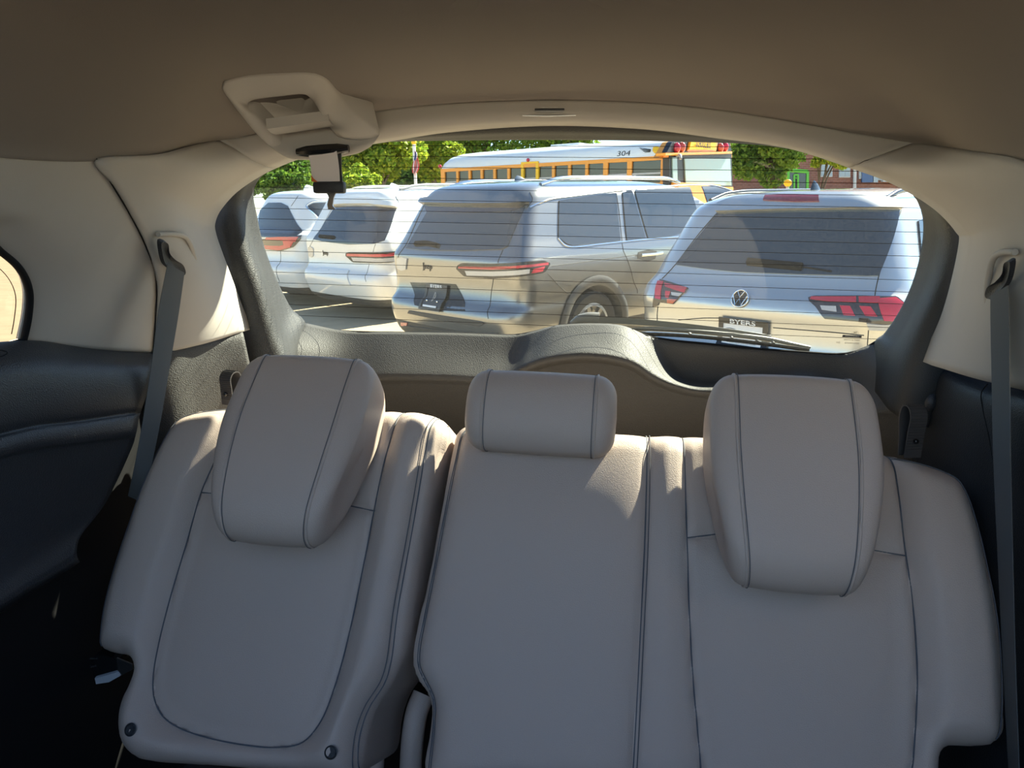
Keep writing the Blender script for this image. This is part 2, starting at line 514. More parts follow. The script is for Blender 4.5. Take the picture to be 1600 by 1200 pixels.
# ---------- the wide seat on the right
seatR = empty('third_row_seat', sp3(sp(1100, 1000), -.12))
tag(seatR, 'wide grey leather third-row seatback right of the gap, with two headrests', 'car seat', 'third-row seats')
oR = [(735, 649), (716, 652), (703, 664), (697, 690), (688, 745), (677, 815), (662, 900), (646, 975), (638, 1015), (638, 1040), (646, 1064), (662, 1088), (667, 1110), (664, 1150), (658, 1215),
      (700, 1230), (800, 1232), (1000, 1234), (1200, 1236), (1400, 1236), (1470, 1232), (1476, 1215), (1479, 1182), (1486, 1172), (1530, 1171), (1566, 1168), (1580, 1152), (1583, 1100), (1581, 1020),
      (1574, 950), (1562, 880), (1550, 810), (1538, 762), (1522, 734), (1490, 718), (1450, 706), (1405, 697), (1350, 690), (1250, 682), (1150, 673), (1072, 668), (1012, 666), (900, 660), (800, 652)]
outR = cr([sp(*p) for p in oR], 300, closed=True)
sr_left = sline([(728, 656), (716, 668), (706, 720), (692, 800), (676, 885), (660, 965), (651, 1015), (651, 1042), (662, 1068), (673, 1096), (673, 1130), (666, 1210)], 90)
sr_mid = sline([(1013, 664), (1011, 740), (1007, 860), (1001, 980), (995, 1100), (988, 1230)], 80)
sr_in = sline([(1072, 667), (1072, 760), (1074, 850), (1077, 950), (1083, 1060), (1091, 1150), (1098, 1232)], 80)
sr_out = sline([(1407, 696), (1411, 770), (1415, 850), (1424, 920), (1431, 990), (1434, 1060), (1431, 1140), (1424, 1232)], 80)
sr_x1 = sline([(1074, 840), (1130, 832)], 10)
sr_x2 = sline([(1365, 858), (1417, 868)], 10)
sr_edge = sline([(1409, 703), (1455, 713), (1492, 726), (1514, 740), (1528, 770), (1540, 820), (1552, 890), (1563, 960), (1570, 1030), (1572, 1100), (1566, 1158)], 90)
insR = np.vstack([sr_in, sr_out[::-1]])
insRU = clip_poly(insR, sp(1074, 840), sp(1417, 868), 1)
if insRU[:, 1].mean() < sp(1200, 850)[1]: insRU = clip_poly(insR, sp(1074, 840), sp(1417, 868), -1)
midpan = np.vstack([sr_mid, sr_in[::-1]])
armp = np.vstack([[sp(640, 600)], sr_mid * 1.0, [sp(600, 1260)], [sp(560, 900)]])
def hR(Q):
    s1, _ = sd_poly(Q, insR)
    s2, _ = sd_poly(Q, midpan)
    right = Q[:, 0] > np.interp(Q[:, 1], sr_out[::-1, 1], sr_out[::-1, 0])
    h = np.where(s1 > 0, -.006 * sstep(s1, 0, .03), 0)
    h = h + np.where(right, .012 * sstep(-s1, 0, .03), 0)
    return h
partsR, onR = pad(outR, [sr_mid, sr_in, sr_out, sr_x1, sr_x2, sr_left, sr_edge], hR,
                  [('seatback_bolster', None), ('seatback_armrest_panel', armp), ('seatback_strip', midpan), ('seatback_insert', insR), ('seatback_upper_insert', insRU)], seatR, M['leather'], roll_k=.9, roll_l=.19)
for ln in (sr_mid, sr_in, sr_out, sr_x1, sr_x2, sr_left, sr_edge):
    stitches('stitched_seam', onR, ln, seatR)
for ln, of in ((sr_mid, -.0045), (sr_left, -.004), (sr_edge, .0045)):
    stitches('stitched_seam', onR, ln, seatR, off=of, r=.0007)

# ---------- headrests
def headrest(parent, c, halfw, prof, yaw=0.0, lean=0.0, seam=.70, end_scale=.62, cap_in=.0, taper=None):
    """prof: closed side outline in (forward, up) metres about c; band between the two seams, a domed gusset at each end"""
    Rz = np.array([[math.cos(yaw), -math.sin(yaw), 0], [math.sin(yaw), math.cos(yaw), 0], [0, 0, 1]])
    fw = np.array([0, -math.cos(lean), math.sin(lean)]); up = np.array([0, math.sin(lean), math.cos(lean)]); ex = np.array([1.0, 0, 0])
    pr = cr(prof, 72, closed=True); cen = pr.mean(0)
    def ring(x, sc):
        pts = []
        for q in pr:
            g = cen + (q - cen) * sc
            hw = 1.0 if taper is None else taper(q[1])
            pts.append(Rz @ (ex * x * hw + fw * g[0] + up * g[1]) + c)
        return np.array(pts)
    xs = np.linspace(-seam, seam, 9)
    band = np.array([ring(x * halfw, 1 - .012 * abs(x / seam) ** 4 + .012 * (1 - (x / seam) ** 2)) for x in xs])
    root = surf_obj('headrest', band, M['leather'], parent, cv=True, flip=True)
    for s in (-1, 1):
        rings = []
        for t in np.linspace(0, 1, 9):
            x = seam + (1 - seam) * math.sin(t * math.pi / 2) ** 1.0
            sc = .988 - (1 - end_scale) * (1 - math.cos(t * math.pi / 2))
            rings.append(ring(s * x * halfw, sc))
        rings.append(np.repeat(((rings[-1].mean(0))[None, :]) + Rz @ (ex * s * .001), len(pr), 0))
        surf_obj('headrest_gusset', np.array(rings), M['leather'], root, cv=True, flip=(s > 0))
        rp = ring(s * seam * halfw, .992)
        tube('piping', rp, .0020, M['leather'], root, seg=6, closed=True)
        r2 = ring(s * (seam - .035) * halfw, 1.004)
        tube('stitched_seam', r2, .00055, M['thread'], root, seg=5, closed=True)
    # steel posts
    return root
def post(root, x, c, l):
    tube('headrest_post', [c + np.array([x, 0, 0]) + EV * (-l), c + np.array([x, 0, 0])], .006, M['metal'], root)
# centre
cC = sp3(sp(847, 648), .005)
prC = [(.030, .055), (.048, .035), (.056, .0), (.052, -.035), (.036, -.056), (.0, -.060), (-.036, -.045), (-.046, 0), (-.036, .045), (-.005, .060)]
hrC = headrest(seatR, cC, .109, prC, lean=rad(20), seam=.74, end_scale=.45)
# right: tall, hangs down in front of the seatback
cR = sp3(sp(1221, 762), .055)
prT = [(.022, .140), (.036, .131), (.043, .10), (.050, .03), (.049, -.05), (.038, -.112), (.014, -.138), (-.016, -.140), (-.036, -.115), (-.052, -.04), (-.066, .05), (-.068, .11), (-.045, .138), (-.01, .144)]
TAPER = lambda w: 1 - .20 * (max(0, .04 - w) / .18) ** 1.6
hrR = headrest(seatR, cR, .107, prT, lean=rad(36), seam=.70, end_scale=.66, taper=TAPER)
cL = sp3(sp(484, 712), .055)
hrL = headrest(seatL, cL, .105, prT, lean=rad(42), seam=.70, end_scale=.66, taper=TAPER)

# ================================================================ CABIN SHELL
WLn = np.array([.47, 0, -.16]); WLp = np.array([-.66, 0, 1.15])
WRn = np.array([-.47, 0, -.16]); WRp = np.array([.66, 0, 1.15])
WLu = WLn / np.linalg.norm(WLn); WRu = WRn / np.linalg.norm(WRn)
def WL(px, py, inward=0.0): return hit(px, py, WLp + WLu * inward, WLn)
def WR(px, py, inward=0.0): return hit(px, py, WRp + WRu * inward, WRn)
GLn = np.array([0, 1, .47]); GLp = np.array([0, 1.30, 1.561])
def GL(px, py, out=0.0): return hit(px, py, GLp + np.array([0, .9, .42]) * out, GLn)

# ---------- headliner
E_px = [WL(0, 240), WL(75, 246), WL(150, 247), WL(250, 240), U(335, 223, 1.13), U(420, 207, 1.17), U(590, 176, 1.2), U(700, 164, 1.2), U(850, 158, 1.2), U(1000, 162, 1.2),
        U(1150, 178, 1.2), U(1300, 205, 1.2), U(1435, 228, 1.19), WR(1520, 240), WR(1600, 250)]
E_front_l = [np.array([-.555, .30, 1.48]), np.array([-.553, .5, 1.48])]
E_front_r = [np.array([.552, .6, 1.492]), np.array([.556, .30, 1.48])]
E = cr(np.array(E_front_l + E_px + E_front_r), 150)
def ceil_rows():
    rows = [E + np.array([0, 0, -.004]), E]
    T = []
    for e in E:
        rear = sstep(e[1], .4, 1.15)
        T.append(np.array([e[0] * .40, e[1] - .38 * rear, 1.632]))
    T = np.array(T)
    for f, g in ((.04, .10), (.10, .24), (.20, .45), (.34, .68), (.52, .86), (.75, .97), (1.0, 1.0)):
        R = E * (1 - f) + T * f
        R[:, 2] = E[:, 2] + (1.632 - E[:, 2]) * g
        rows.append(R)
    S = T.copy(); S[:, 0] = 0; S[:, 1] = np.minimum(T[:, 1], .68); S[:, 2] = 1.638
    rows.append(S)
    return np.array(rows)
from mathutils.bvhtree import BVHTree
_cg = ceil_rows()
CEIL = BVHTree.FromPolygons([tuple(map(float, v)) for v in _cg.reshape(-1, 3)], grid_faces(*_cg.shape[:2]))
def on_ceiling(px, py, fallback, down=0.0):
    d = ray(px, py); h = CEIL.ray_cast(Vector(CAM), Vector(d))
    if h[0] is None or h[0].y > 1.3: return U(px, py, fallback)
    p = np.array(h[0]); v = p - CAM
    return CAM + v * (1 - down / np.linalg.norm(v))
ceiling = surf_obj('ceiling', _cg, M['headliner'], solid=.012, offset=1.0)
tag(ceiling, kind='structure')

# ---------- warm grey surround between headliner and tailgate opening (both pillars and the roof end)
ST = [  # outer px, surface, inner px, inner depth
    ((239, 552), 'L', (371, 520), 1.212), ((243, 500), 'L', (356, 482), 1.20), ((244, 440), 'L', (340, 437), 1.19), ((228, 385), 'L', (325, 397), 1.18), ((200, 330), 'L', (314, 365), 1.175),
    ((176, 290), 'L', (312, 345), 1.175), ((150, 248), 'L', (322, 320), 1.175), ((250, 240), 'L', (355, 288), 1.18), ((335, 223), 1.13, (410, 256), 1.19), ((420, 207), 1.17, (480, 232), 1.2),
    ((590, 176), 1.2, (600, 211), 1.21), ((700, 164), 1.2, (700, 196), 1.215), ((850, 158), 1.2, (850, 187), 1.22), ((1000, 162), 1.2, (1000, 191), 1.215), ((1150, 178), 1.2, (1120, 205), 1.21),
    ((1300, 205), 1.2, (1240, 222), 1.2), ((1435, 228), 1.19, (1345, 254), 1.19), ((1520, 240), 'R', (1410, 278), 1.19), ((1600, 250), 'R', (1475, 315), 1.18), ((1665, 300), 'R', (1515, 355), 1.175),
    ((1665, 380), 'R', (1522, 385), 1.175), ((1665, 480), 'R', (1497, 490), 1.19), ((1665, 620), 'R', (1462, 572), 1.21)]
def surfpt(px, s):
    return WL(*px) if s == 'L' else WR(*px) if s == 'R' else U(*px, s)
So_ = np.array([surfpt(o, s) for o, s, i, y in ST]); Si_ = np.array([U(*i, y) for o, s, i, y in ST])
mid_ = (So_ + Si_) / 2
cc = np.array([0, .9, 1.25])
mid_ = mid_ + (cc - mid_) / np.linalg.norm(cc - mid_, axis=1)[:, None] * .012
lip_ = Si_ + (Si_ - mid_) * .10 + np.array([0, .03, 0])
NS = 176
oC, mC, iC = cr(So_, NS), cr(mid_, NS), cr(Si_, NS)
# resample by station index rather than by length so the rows stay matched
def by_station(P, n):
    m = len(P); dense = []
    k = 16
    Q = np.vstack([2 * P[0] - P[1], P, 2 * P[-1] - P[-2]])
    for i in range(m - 1):
        for j in range(k):
            t = j / k; p0, p1, p2, p3 = Q[i:i + 4]
            dense.append(.5 * ((2 * p1) + (-p0 + p2) * t + (2*p0 - 5*p1 + 4*p2 - p3) * t*t + (-p0 + 3*p1 - 3*p2 + p3) * t**3))
    dense.append(P[-1]); D = np.array(dense)
    s = np.linspace(0, len(D) - 1, n)
    return np.stack([np.interp(s, np.arange(len(D)), D[:, c]) for c in range(3)], 1)
G_sur = cross_spline([by_station(So_, NS), by_station(mid_, NS), by_station(Si_, NS)], 12)
roll1 = by_station(lip_, NS)
G_sur = np.concatenate([G_sur, roll1[None]], 0)
# split at the two trim joints
i_l = int(8.1 / (len(ST) - 1) * (NS - 1)); i_r = int(16.0 / (len(ST) - 1) * (NS - 1))
for nm, a, b in (('wall_left', 0, i_l), ('trim_1', i_l, i_r), ('wall_right', i_r, NS - 1)):
    o = surf_obj(nm, G_sur[:, a:b + 1], M['beige'], solid=.006, offset=1.0)
    tag(o, kind='structure')
for i_ in (i_l, i_r):
    tag(tube('trim_joint', G_sur[:-2, i_] + np.array([0, -.0006, -.0006]), .0011, M['black_matte'], seg=5), kind='structure')
# ---------- warm grey panel between pillar and rear side window
PL = [((150, 248), (-130, 236)), ((176, 290), (-130, 300)), ((200, 330), (-70, 350)), ((222, 372), (-4, 393)), ((241, 420), (24, 420)), ((245, 458), (37, 452)), ((243, 502), (36, 490)), ((240, 552), (28, 530))]
pr_, pl_ = np.array([WL(*a) for a, b in PL]), np.array([WL(*b, -.03) for a, b in PL])
pl_[1] = pl_[2] + [.0, -.13, .012]; pl_[0, 1] = pl_[1][1] - .06                                       # runs on forward above the side window, out of the frame
pm_ = pl_ * .62 + pr_ * .38 + WLu * .012
pq_ = pl_ * .9 + pr_ * .1 + WLu * .004
Gp = cross_spline([by_station(x, 50) for x in (pr_, pm_, pq_, pl_)], 24)
pnl = surf_obj('trim_2', Gp, M['beige'], solid=.004, offset=-1.0)
tag(pnl, kind='structure')
tag(tube('trim_joint', by_station(pr_, 50) + WLu * .0005, .0013, M['black_matte'], seg=5), kind='structure')
MIR = np.array([-1.0, 1, 1])
tag(surf_obj('trim_5', (Gp - WLu * .006) * MIR, M['beige'], flip=True, solid=.004, offset=-1.0), kind='structure')
# airbag lettering pressed into the trims
def emboss(px, py, W, mirror):
    c = W(px, py, .004); n = WLu if W is WL else WRu
    x = np.array([0, 1.0, 0]) if W is WL else np.array([0, -1.0, 0])
    y = np.cross(n, x); 
    mb = MB()
    w, h = .021, .010
    pts = [c + x * sx * w + y * sy * h for sx, sy in ((-1, -.8), (-.8, -1), (.8, -1), (1, -.8), (1, .8), (.8, 1), (-.8, 1), (-1, .8))]
    mb.tube(cr(pts, 40, closed=True), .0006, 5, closed=True)
    fr = mb.build('airbag_emblem', M['beige'])
    text_on('lettering', 'AIRBAG', .0095, c, x, y, M['beige'], fr, extrude=.0008)
    return fr
tag(emboss(226, 272, WL, 1), 'faint pressed airbag mark on left warm grey pillar trim', 'emblem', 'airbag marks')
tag(emboss(1568, 284, WR, 1), 'faint pressed airbag mark on right warm grey pillar trim', 'emblem', 'airbag marks')

# ---------- rear side window on the left
wl_poly = [(-70, 350), (-4, 393), (24, 420), (37, 452), (36, 490), (28, 530), (-60, 552), (-120, 567)]
wp_ = np.array([WL(*p, -.031) for p in wl_poly])
wp_ = np.vstack([[pl_[1][0], .12, pl_[1][2]], wp_[:-1], [wp_[-1][0], .12, wp_[-1][2]]])
def wloop(sx, d):
    E_ = by_station(pl_, 81)[12:] - WLu * .001
    q_ = np.array([wp_[-1][0], E_[0][1], wp_[-1][2]])
    P = np.vstack([E_, poly_rs(np.array([E_[-1], wp_[-2], q_]), 16)[1:], poly_rs(np.array([q_, E_[0]]), 8)[1:-1]])
    return (P + WLu * d) * np.array([sx, 1, 1])
for nm_, sx_ in (('window_2', 1), ('window_6', -1)):
    wv = wloop(sx_, 0.0)
    w2_ = mesh_obj(nm_, wv, [tuple(range(len(wv)))], M['glass_side'], smooth=False)
    tag(w2_, kind='structure')
    tube('window_seal', wloop(sx_, .009), .0045, M['black_matte'], w2_, closed=True)
    if sx_ == 1: w2 = w2_
tube('heater_line', cr(np.array([WL(*p, -.030) for p in [(-130, 380), (-40, 400), (5, 425), (24, 460), (22, 500), (18, 522)]]), 30), .0006, M['heat_line'], w2, seg=4)

# ---------- lower black side panels
def side_panel(sgn):
    f = (lambda px, py, x: UX(px, py, x)) if sgn < 0 else None
rowsL = [
    ([(-110, 556), (28, 532), (120, 541), (200, 549), (240, 551)], -.640),
    ([(-110, 566), (28, 541), (120, 549), (200, 556), (240, 558)], -.628),
    ([(-110, 600), (28, 572), (120, 574), (200, 575), (239, 576)], -.604),
    ([(-110, 625), (28, 600), (120, 596), (200, 594), (237, 592)], -.598),
    ([(-110, 686), (28, 664), (120, 652), (200, 640), (222, 638)], -.598),
    ([(-110, 692), (28, 671), (120, 658), (200, 646), (220, 644)], -.603),
    ([(-110, 698), (28, 677), (120, 664), (200, 652), (218, 650)], -.597),
    ([(-110, 722), (28, 702), (120, 689), (200, 678), (213, 676)], -.593),
    ([(-110, 730), (28, 711), (120, 697), (200, 686), (211, 684)], -.603),
    ([(-110, 738), (28, 718), (120, 704), (195, 694), (209, 692)], -.604),
    ([(-110, 860), (20, 830), (100, 810), (150, 790), (166, 784)], -.612),
    ([(-110, 960), (0, 915), (60, 880), (110, 852), (124, 842)], -.600),
    ([(-110, 990), (0, 941), (60, 904), (108, 874), (120, 866)], -.588),
    ([(-110, 1000), (0, 950), (60, 912), (110, 881), (122, 873)], -.592),
    ([(-110, 1010), (0, 958), (60, 919), (112, 887), (125, 878)], -.640)]
def fwd(P, end):
    P = np.array(P); k, q = (0, 1) if end == 0 else (len(P) - 1, len(P) - 2)
    P[k] = [P[k][0], .10, P[q][2]]; return P            # runs on forward past the frame
RL = np.array([cr(fwd([UX(*p, x) for p in r], 0), 60) for r, x in rowsL])
lp = surf_obj('wall_left', cross_spline(RL, 90), M['black_plastic'], solid=.004, offset=-1.0)
tag(lp, kind='structure')
# small cover outline on the ledge
tube('cover_outline', cr(np.array([UX(*p, -.612) for p in [(-30, 548), (0, 547), (12, 551), (4, 556), (-30, 561)]]), 30), .0006, M['black_matte'], lp, seg=4)
# panel behind the seat, up to the tailgate, in the lighter sunlit trim tone
yl2 = [1.070, 1.10, 1.145, 1.185, 1.218]
rowsL2 = [([(236, 552), (270, 543), (312, 534), (350, 525), (378, 517)], .006), ([(236, 556), (270, 547), (312, 538), (350, 529), (380, 521)], -.004),
          ([(234, 580), (270, 572), (312, 564), (350, 556), (386, 548)], -.010), ([(225, 640), (270, 636), (312, 632), (355, 626), (400, 620)], -.014),
          ([(205, 730), (270, 735), (320, 735), (372, 735), (412, 735)], -.014)]
RL2 = np.array([cr(np.array([U(*p, y + d) for p, y in zip(r, yl2)]), 30) for r, d in rowsL2])
tag(surf_obj('wall_left', cross_spline(RL2, 40), M['gate_trim'], solid=.004, offset=-1.0), kind='structure')
# lower dark sides and floor
for nm, x in (('wall_left', -.665), ('wall_right', .665)):
    mb = MB(); mb.box((x, -.46, .80), (.02, 3.98, .80))
    tag(mb.build(nm, M['black_matte'], smooth=False), kind='structure')
mb = MB(); mb.box((0, -.43, .40), (1.33, 4.04, .03))
tag(mb.build('floor', M['black_matte'], smooth=False), kind='structure')
# added glass roof, letting sky light onto the seats, from the end of the headliner to the windscreen, over and behind the camera
mb = MB(); mb.box((0, -.72, 1.585), (1.10, 2.04, .006)); tag(mb.build('added_roof_window', M['fill_roof'], smooth=False), kind='structure')
# rear door glass on both sides, out of the frame but part of the cabin
for nm, sx in (('window_3', -1), ('window_4', 1)):
    mb = MB(); mb.box((sx * .66, -.60, 1.33), (.005, 2.0, .30), rot=Matrix.Rotation(sx * rad(-14), 3, 'Y'))
    tag(mb.build(nm, M['glass_side'], smooth=False), kind='structure')
for nm, sx in (('trim_3', -1), ('trim_4', 1)):
    mb = MB()
    for y_ in (.42, -.7): mb.box((sx * .61, y_, 1.33), (.05, .24, .36), rot=Matrix.Rotation(sx * rad(-14), 3, 'Y'))
    tag(mb.build(nm, M['beige'], smooth=False), kind='structure')
# body sides behind the pillar trims
for nm, sx in (('wall_left', -1), ('wall_right', 1)):
    mb = MB(); mb.box((sx * .725, 1.22, 1.02), (.02, .56, 1.20)); tag(mb.build(nm, M['black_matte'], smooth=False), kind='structure')
# dashboard end of the cabin, behind the camera: below it no light comes in
mb = MB(); mb.box((0, -2.35, .74), (1.9, .25, .72)); mb.box((0, -3.0, .60), (1.9, 1.4, .70))
tag(mb.build('wall_front', M['black_plastic'], smooth=False), kind='structure')
# right side: black quarter panel with its glossy ledge
rowsR = [
    ([(1440, 560), (1470, 569), (1500, 582), (1545, 598), (1600, 606), (1690, 612)], .640),
    ([(1440, 566), (1470, 575), (1500, 589), (1545, 606), (1600, 614), (1690, 620)], .632),
    ([(1440, 580), (1470, 588), (1500, 603), (1545, 622), (1600, 630), (1690, 636)], .620),
    ([(1430, 660), (1470, 665), (1500, 675), (1545, 688), (1600, 690), (1690, 690)], .618),
    ([(1430, 760), (1470, 765), (1500, 775), (1545, 790), (1600, 800), (1690, 810)], .616),
    ([(1430, 960), (1470, 965), (1500, 975), (1545, 990), (1600, 1000), (1690, 1010)], .614),
    ([(1430, 1260), (1470, 1265), (1500, 1275), (1545, 1290), (1600, 1300), (1690, 1310)], .612)]
RR = np.array([cr(fwd([UX(*p, x) for p in r], 1), 60) for r, x in rowsR])
rp_ = surf_obj('wall_right', cross_spline(RR, 70), M['black_plastic'], solid=.004, offset=1.0)
tag(rp_, kind='structure')
tube('panel_joint', cr(np.array([UX(*p, .614) for p in [(1543, 600), (1533, 615), (1536, 640), (1545, 680), (1552, 720)]]), 20), .0009, M['black_matte'], rp_, seg=4)

# ---------- the car's own roof spoiler above the rear glass (outside, shades the seats)
xs_ = np.linspace(-.60, .60, 25)
zt = lambda x: 1.628 - .17 * abs(x) ** 2.2
Gs_ = np.array([[[x, 1.26, zt(x) - .03], [x, 1.445 - .05 * x * x, zt(x) - .012], [x, 1.45 - .05 * x * x, zt(x)], [x, 1.26, zt(x) + .03], [x, 1.20, zt(x) + .03]] for x in xs_])
tag(surf_obj('roof_spoiler', Gs_, M['black_gloss']), kind='structure')
# ---------- tailgate: pillars and header around the glass
TG = [((405, 660), (450, 640), (478, 560)), ((392, 600), (440, 578), (475, 507)), ((374, 545), (420, 522), (452, 482)), ((352, 472), (400, 452), (427, 432)), ((331, 405), (380, 395), (408, 380)), ((317, 360), (368, 350), (398, 335)),
      ((314, 335), (364, 318), (393, 303)), ((330, 308), (376, 288), (402, 278)), ((372, 274), (400, 265), (430, 256)), ((440, 243), (460, 240), (480, 238)), ((540, 220), (550, 221), (560, 222)),
      ((640, 204), (640, 211), (640, 217)), ((860, 184), (860, 200), (860, 215)), ((1080, 198), (1080, 208), (1080, 218)), ((1220, 217), (1212, 220), (1200, 224)), ((1320, 243), (1312, 243), (1300, 243)),
      ((1410, 276), (1400, 275), (1390, 274)), ((1475, 313), (1455, 308), (1428, 300)), ((1515, 350), (1485, 345), (1445, 336)), ((1524, 385), (1490, 385), (1444, 385)), ((1512, 440), (1476, 440), (1430, 440)),
      ((1495, 495), (1455, 490), (1410, 485)), ((1475, 550), (1435, 538), (1385, 522)), ((1458, 605), (1420, 582), (1368, 538)), ((1440, 665), (1405, 650), (1350, 590))]
tf = np.array([U(*a, 1.245) for a, b, c in TG]); tm = np.array([U(*b, 1.255) for a, b, c in TG]); tg = np.array([GL(*c) for a, b, c in TG])
gc = np.array([0, 1.3, 1.36])
outw = tf - gc; outw[:, 1] = 0; outw /= np.linalg.norm(outw, axis=1)[:, None]
t0 = tf + outw * .09 + np.array([0, .10, 0])
t00 = tf + outw * .012 + np.array([0, .012, 0])
tq = tm * .45 + tg * .55
Gt = cross_spline([by_station(x, 150) for x in (t0, t00, tf * .85 + tm * .15, tm, tq, tg)], 32)
gate = surf_obj('wall_back', Gt, M['gate_pillar'], solid=.004, offset=1.0)
tag(gate, kind='structure')
# ---------- tailgate: lower trim with the wiper-motor hump
LB = [((475, 507), (447, 548), (405, 612)), ((540, 519), (532, 552), (515, 594)), ((620, 521), (618, 553), (615, 590)), ((700, 522), (700, 556), (700, 591)), ((760, 524), (760, 560), (758, 594)),
      ((805, 525), (800, 562), (795, 590)), ((838, 519), (830, 548), (826, 573)), ((870, 511), (866, 534), (864, 561)), ((920, 508), (921, 530), (922, 556)), ((970, 511), (978, 533), (982, 566)),
      ((1010, 526), (1020, 556), (1022, 590)), ((1050, 533), (1060, 586), (1058, 604)), ((1100, 538), (1105, 594), (1100, 612)), ((1170, 545), (1170, 586), (1168, 610)), ((1250, 551), (1252, 580), (1252, 608)),
      ((1320, 554), (1334, 598), (1345, 640)), ((1368, 538), (1405, 590), (1446, 640))]
hump = np.array([math.exp(-((k - 8) / 2.2) ** 2) for k in range(len(LB))])
lg = np.array([GL(*a) for a, b, c in LB])
steep = [0] * 10 + [.015, .038, .044, .044, .036, .02, 0]
ls = np.array([U(*b, 1.432 - .02 * h + st) for (a, b, c), h, st in zip(LB, hump, steep)])
ll = np.array([U(*c, 1.385 - .03 * h) for (a, b, c), h in zip(LB, hump)])
ll[0] = U(*LB[0][2], 1.30); ls[0] = U(*LB[0][1], 1.36); ll[-1] = U(*LB[-1][2], 1.30); ls[-1] = U(*LB[-1][1], 1.36)
ll2 = ll + np.array([0, .012, -.014]) + hump[:, None] * np.array([0, .03, -.006])
ld = ll2 + np.array([0, .0, -.10]); ld2 = ld + np.array([0, .02, -.62])
dl = [by_station(x, 140) for x in (lg, ls, ll, ll2, ld, ld2)]
Gb = np.concatenate([cross_spline(dl[:3], 16), cross_spline(dl[2:4], 4)[1:], cross_spline(dl[3:], 8)[1:]], 0)
gb = surf_obj('wall_back', Gb, M['gate_trim'], solid=.004, offset=1.0)
tag(gb, kind='structure')
def gb_line(pts, ys, r=.0009):
    return tube('trim_joint', cr(np.array([U(*p, y) for p, y in zip(pts, ys)]), 40) + np.array([0, -.0015, .001]), r, M['black_matte'], gb, seg=5)
# parting lines of the trim follow its rows
def gb_iso(row, a, b): return tube('trim_joint', Gb[row, a:b] + np.array([0, -.0012, .0012]), .0009, M['black_matte'], gb, seg=5)
gb_iso(5, 6, 40); gb_iso(5, 64, 100)
tube('trim_joint', Gb[5:16, 40] + np.array([0, -.0012, .0012]), .0009, M['black_matte'], gb, seg=5)
for c_ in (3, 134):
    tube('trim_joint', Gb[0:16, c_] + np.array([0, -.0012, .0012]), .0009, M['black_matte'], gb, seg=5)
# buffer stops on both sides of the tailgate
for px, py, x in ((374, 558, -1), (1452, 628, 1)):
    c = U(px, py, 1.25); mb = MB(); mb.sphere(c, (.012, .012, .016), 14, 8)
    mb.tube([c + np.array([0, .0, 0]), c + np.array([x * .02, .02, 0])], .011, 12)
    mb.build('buffer_stop', M['black_plastic'], gate)

# ---------- rear glass with heater wires and dealer sticker
GE = [(398, 335), (393, 303), (402, 278), (430, 256), (480, 238), (560, 222), (640, 217), (860, 215), (1080, 218), (1200, 224), (1300, 243), (1390, 274), (1428, 300), (1445, 336), (1444, 385), (1430, 440),
      (1410, 485), (1385, 522), (1350, 546), (1320, 554), (1250, 551), (1170, 545), (1100, 538), (1050, 533), (1010, 526), (970, 511), (920, 508), (870, 511), (838, 519), (805, 525), (760, 524), (700, 522),
      (620, 521), (540, 519), (500, 514), (475, 507), (452, 482), (427, 432), (408, 380)]
ge = cr(np.array([GL(*p) for p in GE]), 160, closed=True)
gcen = ge.mean(0)
gl_out = gcen + (ge - gcen) * 1.006 + np.array([0, .004, .002])
win = mesh_obj('window_1', gl_out, [tuple(range(len(gl_out)))[::-1]], M['glass'], smooth=False)
md = win.modifiers.new('thick', 'SOLIDIFY'); md.thickness = .004; md.offset = 0
tag(win, kind='structure')
tube('window_seal', gcen + (ge - gcen) * 1.001, .0042, M['black_matte'], win, closed=True, seg=8)
for k in range(17):
    py = 228 + k * 17.4
    p = GL(800, py); zz = p[2]
    # ends where the wire meets the glass outline
    xs = []
    for a, b in zip(ge, np.roll(ge, -1, 0)):
        if (a[2] - zz) * (b[2] - zz) < 0:
            xs.append(a[0] + (b[0] - a[0]) * (zz - a[2]) / (b[2] - a[2]))
    if len(xs) < 2: continue
    xs.sort()
    segs = [(xs[i], xs[i + 1]) for i in range(0, len(xs) - 1, 2)]
    yy = GLp[1] + (GLp[2] - zz) * .47
    for a, b in segs:
        tube('heater_line', np.array([[a, yy - .001, zz], [(a + b) / 2, yy - .001, zz], [b, yy - .001, zz]]), .00045, M['heat_line'], win, seg=4)
gx = np.array([1.0, 0, 0]); gy = np.array([0, -.47, 1.0]); gn = np.array([0, -.9, -.42])
M['decal'] = mat('decal_print', (.05, .05, .055), .6)
M['decal_pale'] = mat('decal_pale', (.75, .74, .70), .6)
def decal(px, py, body, size, m=None, sx=1.0, bold=0.0):
    return text_on('sticker_print', body, size, GL(px, py) + gn * .0015, gx, gy, m or M['decal'], win, bold=bold, sx=sx)
decal(1336, 519.5, 'H', .0052, sx=1.2, bold=.0002)
ell = [GL(1336, 519.5) + gn * .0015 + gx * .0055 * math.cos(a) + gy / 1.105 * .0034 * math.sin(a) for a in np.linspace(0, 2 * math.pi, 25)[:-1]]
tube('sticker_print', ell, .0003, M['decal'], win, seg=4, closed=True)
bar = MB(); c0 = GL(1331, 525) + gn * .0012
bar.prism([c0 + gx * x + gy / 1.105 * y for x, y in ((-.017, -.0028), (.017, -.0028), (.017, .0028), (-.017, .0028))], gn * .0002)
bar.build('sticker_print', M['decal'], win, smooth=False)
text_on('sticker_print', 'MOTION', .0052, c0 + gn * .0006, gx, gy, M['decal_pale'], win, sx=1.15)
decal(1331, 530.6, 'SMITH & PARK', .0046)
decal(1331, 535.6, '614-891-0700', .0046)
decal(1309.5, 534.5, 'HS', .0058)

